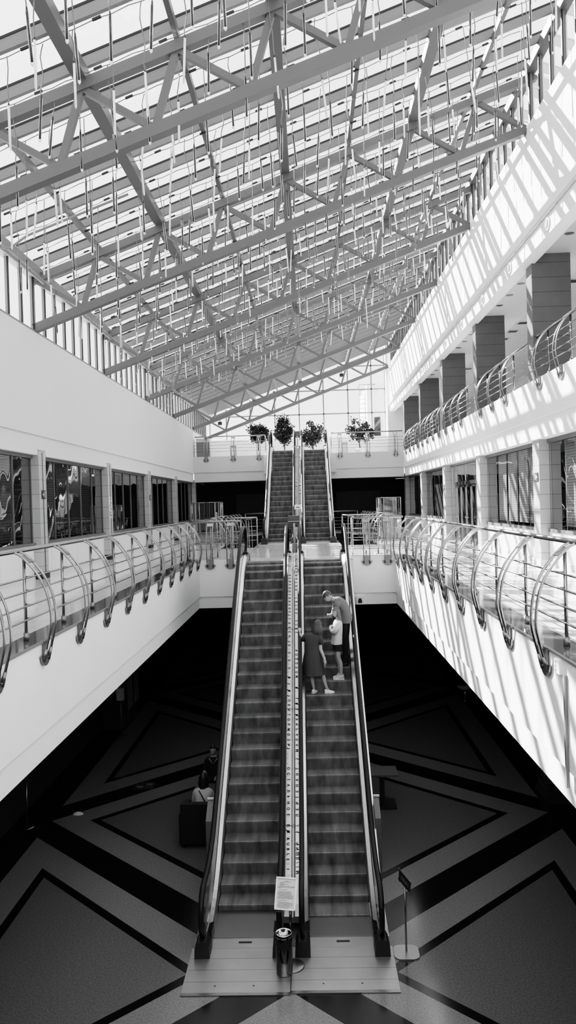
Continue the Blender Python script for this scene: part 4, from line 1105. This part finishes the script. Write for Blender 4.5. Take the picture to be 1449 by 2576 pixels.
def shoe(mb, heel, toe, w=.045, h=.085, m=0, sole=1):
    a, b = Vector(heel), Vector(toe); d = (b-a).normalized(); s = Vector((-d.y, d.x, 0)); L = (b-a).length; Z = Vector((0, 0, 1))
    prof = [(-.0, .7, .9), (.12, .85, 1.), (.35, .9, .95), (.6, 1.05, .62), (.82, 1.0, .48), (.97, .6, .36), (1., .3, .2)]
    vs = []
    for t, wk, hk in prof:
        c = a+d*L*t
        for u, v in ((-1, .22), (-.9, .6), (-.45, 1), (.45, 1), (.9, .6), (1, .22)): vs.append(c+s*w*wk*u+Z*h*hk*v)
    k = 6; mb.add(vs, [(q*k+i, q*k+(i+1)%k, (q+1)*k+(i+1)%k, (q+1)*k+i) for q in range(len(prof)-1) for i in range(k)]+[list(range(6)), list(range(36, 42))], m, True)
    vs = []
    for t, wk, hk in prof:
        c = a+d*L*t
        for u, v in ((-1.06, 0), (-1.06, .26), (1.06, .26), (1.06, 0)): vs.append(c+s*w*wk*u+Z*h*v)
    k = 4; mb.add(vs, [(q*k+i, q*k+(i+1)%k, (q+1)*k+(i+1)%k, (q+1)*k+i) for q in range(len(prof)-1) for i in range(k)]+[list(range(4)), list(range(24, 28))], sole)

# --- woman in a dark dress, hand on the handrail
fz = 2.63; wy = 16.38
t = empty('person', (.1, wy, fz), 'woman in a dark knee-length dress and white shoes holding the escalator handrail, back turned', 'person')
J = {'pelvis': ((-.01, wy, 3.42), .13), 'waist': ((-.01, wy, 3.58), .115), 'chest': ((.0, wy, 3.76), .125), 'upch': ((.02, wy, 3.85), .075), 'neck': ((.05, wy+.005, 3.93), .045), 'skull': ((.085, wy+.01, 4.0), .05),
     'hl': ((-.09, wy, 3.36), .085), 'kl': ((-.075, wy+.03, 3.06), .058), 'cl': ((-.045, wy+.01, 2.93), .055), 'al': ((-.01, wy, 2.72), .034), 'tl': ((.0, wy+.06, 2.67), .03),
     'hr': ((.09, wy, 3.36), .085), 'kr': ((.16, wy-.01, 3.07), .06), 'cr': ((.2, wy-.02, 2.95), .056), 'ar': ((.265, wy-.02, 2.73), .034), 'tr': ((.32, wy-.02, 2.67), .03),
     'sl': ((-.11, wy, 3.84), .05), 'ml': ((-.17, wy+.06, 3.79), .046), 'el': ((-.225, wy+.12, 3.73), .038), 'fl': ((-.255, wy+.18, 3.81), .036), 'wl': ((-.275, wy+.235, 3.905), .025),
     'sr': ((.14, wy-.01, 3.83), .05), 'mr': ((.15, wy-.04, 3.70), .05), 'er': ((.155, wy-.06, 3.58), .042), 'fr': ((.195, wy-.08, 3.47), .037), 'wr': ((.232, wy-.1, 3.375), .024)}
E_ = [('pelvis', 'waist', 0), ('waist', 'chest', 0), ('chest', 'upch', 0), ('upch', 'neck', 0), ('neck', 'skull', 0), ('pelvis', 'hl', 0), ('hl', 'kl', 0), ('kl', 'cl', 0), ('cl', 'al', 0), ('al', 'tl', 0),
      ('pelvis', 'hr', 0), ('hr', 'kr', 0), ('kr', 'cr', 0), ('cr', 'ar', 0), ('ar', 'tr', 0), ('upch', 'sl', 0), ('sl', 'ml', 0), ('ml', 'el', 0), ('el', 'fl', 0), ('fl', 'wl', 0), ('upch', 'sr', 0), ('sr', 'mr', 0), ('mr', 'er', 0), ('er', 'fr', 0), ('fr', 'wr', 0)]
b = MB(); add_parts(b, *skin_mesh(J, E_)); head_pts(b, (.115, wy+.02, 4.065), (.75, .62, -.05), (.05, 0, 1), .98)
hand_pts(b, (-.278, wy+.25, 3.915), (-.05, .82, .5), (0, .57, -.82), .55, 0, 1.02); hand_pts(b, (.235, wy-.103, 3.365), (.12, -.05, -1), (-1, .2, 0), .35, 0, 1.05, -1)
b.build('body', ['skin', 'ink'], t)
b = MB(); loft(b, [((.05, wy, 3.935), X_(.055), Y_(.05)), ((.03, wy, 3.915), X_(.14), Y_(.085)), ((.01, wy, 3.87), X_(.185), Y_(.115)), ((.0, wy, 3.74), X_(.165), Y_(.125)), ((-.01, wy, 3.56), X_(.165), Y_(.135)), ((-.02, wy, 3.40), X_(.195), Y_(.16)), ((-.02, wy, 3.22), X_(.225), Y_(.185)), ((-.01, wy-.01, 3.03), X_(.25), Y_(.21))], 32, fold=.035)
b.tube([(-.08, wy, 3.88), (-.15, wy+.04, 3.83), (-.2, wy+.09, 3.76)], [.075, .07, .062], 10); b.tube([(.11, wy, 3.88), (.155, wy-.03, 3.78), (.16, wy-.045, 3.67)], [.075, .072, .068], 10)
b.build('dress', 'dress', t)
b = MB(); hair_cap(b, (.115, wy+.02, 4.065), (.75, .62, -.05), (.05, 0, 1), 1.03, 0, .20, 1.35, 4); b.build('hair', 'hair', t)
b = MB(); shoe(b, (-.035, wy-.045, fz), (.04, wy+.16, fz)); b.build('shoe', ['whiteshoe', 'whiteshoe'], t)
b = MB(); shoe(b, (.22, wy-.03, fz), (.43, wy-.01, fz)); b.build('shoe', ['whiteshoe', 'whiteshoe'], t)

# --- girl in a pale shirt, arms folded
fz = 2.856; gy = 16.70
t = empty('person', (.55, gy, fz), 'girl with long hair, pale loose shirt, black shorts and chunky shoes, arms folded', 'person')
J = {'pelvis': ((.55, gy, 3.62), .10), 'waist': ((.55, gy, 3.78), .09), 'chest': ((.55, gy, 3.96), .10), 'upch': ((.55, gy, 4.07), .075), 'neck': ((.545, gy, 4.14), .04), 'skull': ((.53, gy, 4.22), .045),
     'hl': ((.53, gy+.08, 3.58), .075), 'kl': ((.52, gy+.08, 3.30), .05), 'cl': ((.55, gy+.08, 3.18), .048), 'al': ((.57, gy+.08, 2.96), .03), 'tl': ((.5, gy+.08, 2.9), .028),
     'hr': ((.53, gy-.07, 3.58), .078), 'kr': ((.54, gy-.07, 3.32), .052), 'cr': ((.59, gy-.07, 3.20), .050), 'ar': ((.60, gy-.07, 2.96), .031), 'tr': ((.52, gy-.07, 2.9), .028),
     'sr': ((.555, gy-.13, 4.06), .05), 'er': ((.46, gy-.17, 3.9), .04), 'wr': ((.40, gy+.04, 3.94), .024), 'sl': ((.55, gy+.13, 4.06), .05), 'el': ((.44, gy+.17, 3.9), .04), 'wl': ((.41, gy-.06, 3.99), .024)}
E_ = [('pelvis', 'waist', 2), ('waist', 'chest', 2), ('chest', 'upch', 2), ('upch', 'neck', 0), ('neck', 'skull', 0), ('pelvis', 'hl', 0), ('hl', 'kl', 0), ('kl', 'cl', 0), ('cl', 'al', 0), ('al', 'tl', 0),
      ('pelvis', 'hr', 0), ('hr', 'kr', 0), ('kr', 'cr', 0), ('cr', 'ar', 0), ('ar', 'tr', 0), ('upch', 'sr', 2), ('sr', 'er', 2), ('er', 'wr', 0), ('upch', 'sl', 2), ('sl', 'el', 2), ('el', 'wl', 0)]
b = MB(); add_parts(b, *skin_mesh(J, E_)); gh = (.515, gy, 4.305); gf = (-.78, -.62, -.12); head_pts(b, gh, gf, (0, 0, 1), .95)
hand_pts(b, (.405, gy+.06, 3.945), (.1, .9, .1), (1, 0, 0), .5, 0, .85); hand_pts(b, (.41, gy-.09, 3.995), (.12, -.9, .12), (1, .1, 0), .5, 0, .85, -1)
b.build('body', ['skin', 'ink', 'shirt'], t)
b = MB(); loft(b, [((.545, gy, 4.15), X_(.05), Y_(.055)), ((.55, gy, 4.11), X_(.08), Y_(.13)), ((.55, gy, 4.05), X_(.105), Y_(.165)), ((.54, gy, 3.93), X_(.115), Y_(.165)), ((.53, gy, 3.78), X_(.115), Y_(.165)), ((.515, gy, 3.62), X_(.125), Y_(.175))], 28, fold=.045, seed=6)
b.tube(crom([(.56, gy-.13, 4.08), (.52, gy-.19, 3.98), (.45, gy-.19, 3.91), (.41, gy-.02, 3.935)], 3), [.068]*3+[.064]*3+[.058]*3+[.045], 10)
b.tube(crom([(.56, gy+.13, 4.08), (.5, gy+.19, 3.97), (.43, gy+.17, 3.91), (.41, gy+.0, 3.985)], 3), [.068]*3+[.064]*3+[.058]*3+[.045], 10)
b.build('shirt', 'shirt', t)
b = MB()
loft(b, [((.53, gy, 3.68), X_(.105), Y_(.15)), ((.53, gy, 3.58), X_(.105), Y_(.16))], 20)
for s_ in (-1, 1): loft(b, [((.53, gy+.075*s_, 3.62), X_(.098), Y_(.085)), ((.53, gy+.078*s_, 3.48), X_(.095), Y_(.088))], 16)
b.build('shorts', 'trousers', t)
b = MB(); hair_cap(b, gh, gf, (0, 0, 1), 1., 0, .30, 1.12, 9); b.build('hair', 'hair_fair', t)
for dy in (-.07, .08):
    b = MB(); shoe(b, (.655, gy+dy, fz), (.415, gy+dy-.02, fz), .047, .1); b.build('shoe', ['shoe_grey', 'whiteshoe'], t)

# --- man bending forward
fz = 3.08; my = 17.0
t = empty('person', (.7, my, fz), 'man with cropped hair, grey t-shirt and black trousers bending forward on the escalator', 'person')
J = {'pelvis': ((.73, my, 4.0), .125), 'waist': ((.735, my, 4.14), .115), 'mid': ((.70, my, 4.30), .125), 'chest': ((.63, my, 4.43), .135), 'upch': ((.55, my, 4.52), .09), 'neck': ((.47, my, 4.55), .052), 'skull': ((.415, my, 4.58), .055),
     'hl': ((.73, my+.09, 3.94), .1), 'kl': ((.71, my+.1, 3.52), .072), 'al': ((.70, my+.1, 3.17), .05), 'tl': ((.62, my+.1, 3.12), .035),
     'hr': ((.73, my-.09, 3.94), .1), 'kr': ((.71, my-.1, 3.52), .072), 'ar': ((.71, my-.1, 3.17), .05), 'tr': ((.62, my-.1, 3.12), .035),
     'sr': ((.56, my-.17, 4.48), .065), 'mr': ((.52, my-.19, 4.36), .052), 'er': ((.50, my-.2, 4.27), .045), 'wr': ((.43, my-.12, 4.23), .027),
     'sl': ((.56, my+.17, 4.48), .065), 'ml': ((.50, my+.19, 4.36), .052), 'el': ((.47, my+.2, 4.25), .045), 'wl': ((.42, my+.1, 4.15), .027)}
E_ = [('pelvis', 'waist', 2), ('waist', 'mid', 2), ('mid', 'chest', 2), ('chest', 'upch', 2), ('upch', 'neck', 0), ('neck', 'skull', 0), ('pelvis', 'hl', 3), ('hl', 'kl', 3), ('kl', 'al', 3), ('al', 'tl', 3), ('pelvis', 'hr', 3), ('hr', 'kr', 3), ('kr', 'ar', 3), ('ar', 'tr', 3),
      ('upch', 'sr', 2), ('sr', 'mr', 2), ('mr', 'er', 0), ('er', 'wr', 0), ('upch', 'sl', 2), ('sl', 'ml', 2), ('ml', 'el', 0), ('el', 'wl', 0)]
b = MB(); add_parts(b, *skin_mesh(J, E_)); mh = (.355, my-.02, 4.625); mf = (-.72, -.35, -.6); mu = (-.5, 0, .86); head_pts(b, mh, mf, mu, 1.04)
hand_pts(b, (.43, my-.118, 4.228), (-.4, .4, -.25), (-.3, .5, .6), 1.1); hand_pts(b, (.42, my+.098, 4.148), (-.3, -.5, .1), (-.3, -.3, .8), 1.1, 0, 1., -1)
b.build('body', ['skin', 'ink', 'tee', 'trousers'], t)
b = MB()
def rg_(c, ax, ra, rb):
    ax = Vector(ax).normalized(); s_ = Vector((0, 1, 0)); q = ax.cross(s_); return (c, q*ra, s_*rb)
loft(b, [rg_((.745, my, 4.03), (0, 0, 1), .145, .19), rg_((.745, my, 4.14), (-.05, 0, 1), .14, .18), rg_((.71, my, 4.30), (-.35, 0, 1), .14, .185), rg_((.64, my, 4.43), (-.7, 0, 1), .14, .21), rg_((.56, my, 4.51), (-1, 0, .7), .115, .20), rg_((.50, my, 4.54), (-1, 0, .4), .075, .09)], 28, fold=.02, seed=4)
for s_ in (-1, 1): b.tube([(.57, my+.14*s_, 4.5), (.55, my+.185*s_, 4.43), (.53, my+.195*s_, 4.35)], [.08, .075, .068], 10)
b.build('tshirt', 'tee', t)
b = MB(); hair_cap(b, mh, mf, mu, 1.0, 0, 0, 1, 12, -.2, .3); b.build('hair', 'hair', t)
for dy in (-.1, .1): b = MB(); shoe(b, (.76, my+dy, fz), (.5, my+dy, fz), .048, .1); b.build('shoe', ['black', 'black'], t)

# --- two people sitting in the dark left of the escalators
def sitter(c, fwd, seat, label, top, hairlen, headz, cloth_mats, arms):
    x, y = c; f = Vector((fwd[0], fwd[1], 0)).normalized(); s = Vector((f.y, -f.x, 0)); Z = Vector((0, 0, 1)); o = Vector((x, y, 0))
    W = lambda a, b_, z: tuple(o+f*a+s*b_+Z*z)
    t = empty('person', (x, y, seat), label, 'person')
    J = {'pelvis': (W(0, 0, seat+.12), .13), 'waist': (W(-.01, 0, seat+.28), .12), 'chest': (W(.0, 0, seat+.46), .13), 'upch': (W(.02, 0, seat+.55), .085), 'neck': (W(.04, 0, seat+.63), .045), 'skull': (W(.05, 0, seat+.70), .05)}
    E2 = [('pelvis', 'waist', 2), ('waist', 'chest', 2), ('chest', 'upch', 2), ('upch', 'neck', 0), ('neck', 'skull', 0)]
    for k, sg in (('l', -1), ('r', 1)):
        J['h'+k] = (W(.08, .1*sg, seat+.09), .09); J['k'+k] = (W(.44, .11*sg, seat+.07), .065); J['a'+k] = (W(.46, .11*sg, .08), .042); J['t'+k] = (W(.58, .11*sg, .045), .036)
        E2 += [('pelvis', 'h'+k, 3), ('h'+k, 'k'+k, 3), ('k'+k, 'a'+k, 3), ('a'+k, 't'+k, 3)]
        J['s'+k] = (W(.0, .17*sg, seat+.53), .055); J['e'+k] = (W(.06, .22*sg, seat+.27), .042); J['w'+k] = (W(.3, .12*sg, seat+.24), .025)
        E2 += [('upch', 's'+k, 2), ('s'+k, 'e'+k, 2), ('e'+k, 'w'+k, 0)]
    b = MB(); add_parts(b, *skin_mesh(J, E2)); hc = Vector(W(.06, 0, seat+.76)); head_pts(b, hc, f*1.+Z*-.1, (0, 0, 1))
    for k, sg in (('l', -1), ('r', 1)): hand_pts(b, W(.3, .12*sg, seat+.24), f, (0, 0, -1), .5, 0, 1., sg)
    b.build('body', ['skin', 'ink']+cloth_mats, t)
    b = MB(); loft(b, [(W(0, 0, seat+.13), s*.175, f*.14), (W(-.01, 0, seat+.3), s*.165, f*.135), (W(0, 0, seat+.46), s*.19, f*.14), (W(.01, 0, seat+.55), s*.18, f*.10), (W(.03, 0, seat+.61), s*.07, f*.06)], 22, fold=.0); b.build('top', cloth_mats[0], t)
    b = MB(); hair_cap(b, hc, f, (0, 0, 1), 1.02, 0, hairlen, 1.15, 3); b.build('hair', 'black', t)
    return t
p_ = sitter((-2.28, 15.28), (.05, 1), .45, 'woman in a pale top with long dark hair sitting in the black armchair, back turned', 'shirt', .34, 0, ['shirt', 'trousers'], None)
b = MB(); b.tube([(-2.34, 15.11, 1.06), (-2.26, 15.11, .9), (-2.15, 15.12, .7)], .011, 6); b.build('bag_strap', 'black', p_)
p_ = sitter((-2.3, 17.2), (-.1, -1), .45, 'man in a dark polo with pale collar trim sitting facing out in the dark', 'trousers', 0, 0, ['trousers', 'trousers'], None)
b = MB()
for sg in (-1, 1): b.tube([(-2.3+.1*sg, 17.06, 1.05), (-2.3+.05*sg, 17.03, 1.0), (-2.3+.015*sg, 17.04, .93)], .007, 5)
b.build('collar_trim', 'shirt', p_)
# ------------------------------------------------------------------ light, world, camera
w = bpy.data.worlds.new('sky'); bpy.context.scene.world = w; w.use_nodes = True; nt = w.node_tree
bg = nt.nodes['Background']; tc = node(nt, 'ShaderNodeTexCoord'); n = node(nt, 'ShaderNodeTexNoise')
n.inputs['Scale'].default_value = 2.2; n.inputs['Detail'].default_value = 5
nt.links.new(tc.outputs['Generated'], n.inputs['Vector'])
v = math_n(nt, 'MULTIPLY_ADD', n.outputs['Fac'], .55, .72)
grey(nt, v, bg.inputs['Color']); bg.inputs['Strength'].default_value = 1.0
sd = bpy.data.lights.new('sun', 'SUN'); sd.energy = 15; sd.angle = math.radians(.53)
so = bpy.data.objects.new('sun', sd); C.objects.link(so)
so.rotation_euler = Vector((1, -1.46, -1.06)).to_track_quat('-Z', 'Y').to_euler()
cam = bpy.data.cameras.new('camera'); co = bpy.data.objects.new('camera', cam); C.objects.link(co)
cam.sensor_fit = 'VERTICAL'; cam.sensor_height = 36; cam.sensor_width = 36; cam.lens = 1935/2576*36
yw, pt, rl = -2.76288667e-02, -1.16627901e-02, -2.85816724e-02
f = Vector((math.sin(yw)*math.cos(pt), math.cos(yw)*math.cos(pt), math.sin(pt))); r = Vector((math.cos(yw), -math.sin(yw), 0)); u = r.cross(f)
c_, s_ = math.cos(rl), math.sin(rl); r2 = r*c_+u*s_; u2 = u*c_-r*s_
mw = Matrix(((r2.x, u2.x, -f.x, 0), (r2.y, u2.y, -f.y, 0), (r2.z, u2.z, -f.z, 6.7), (0, 0, 0, 1)))
co.matrix_world = mw; cam.clip_end = 500
sc = bpy.context.scene; sc.camera = co
sc.view_settings.view_transform = 'Filmic'; sc.view_settings.look = 'High Contrast'; sc.view_settings.exposure = 1.05
sc.cycles.max_bounces = 8; sc.cycles.diffuse_bounces = 4; sc.cycles.glossy_bounces = 4; sc.cycles.transparent_max_bounces = 24
sc.cycles.caustics_reflective = False; sc.cycles.caustics_refractive = False; sc.cycles.use_denoising = True; sc.cycles.sample_clamp_indirect = 6.
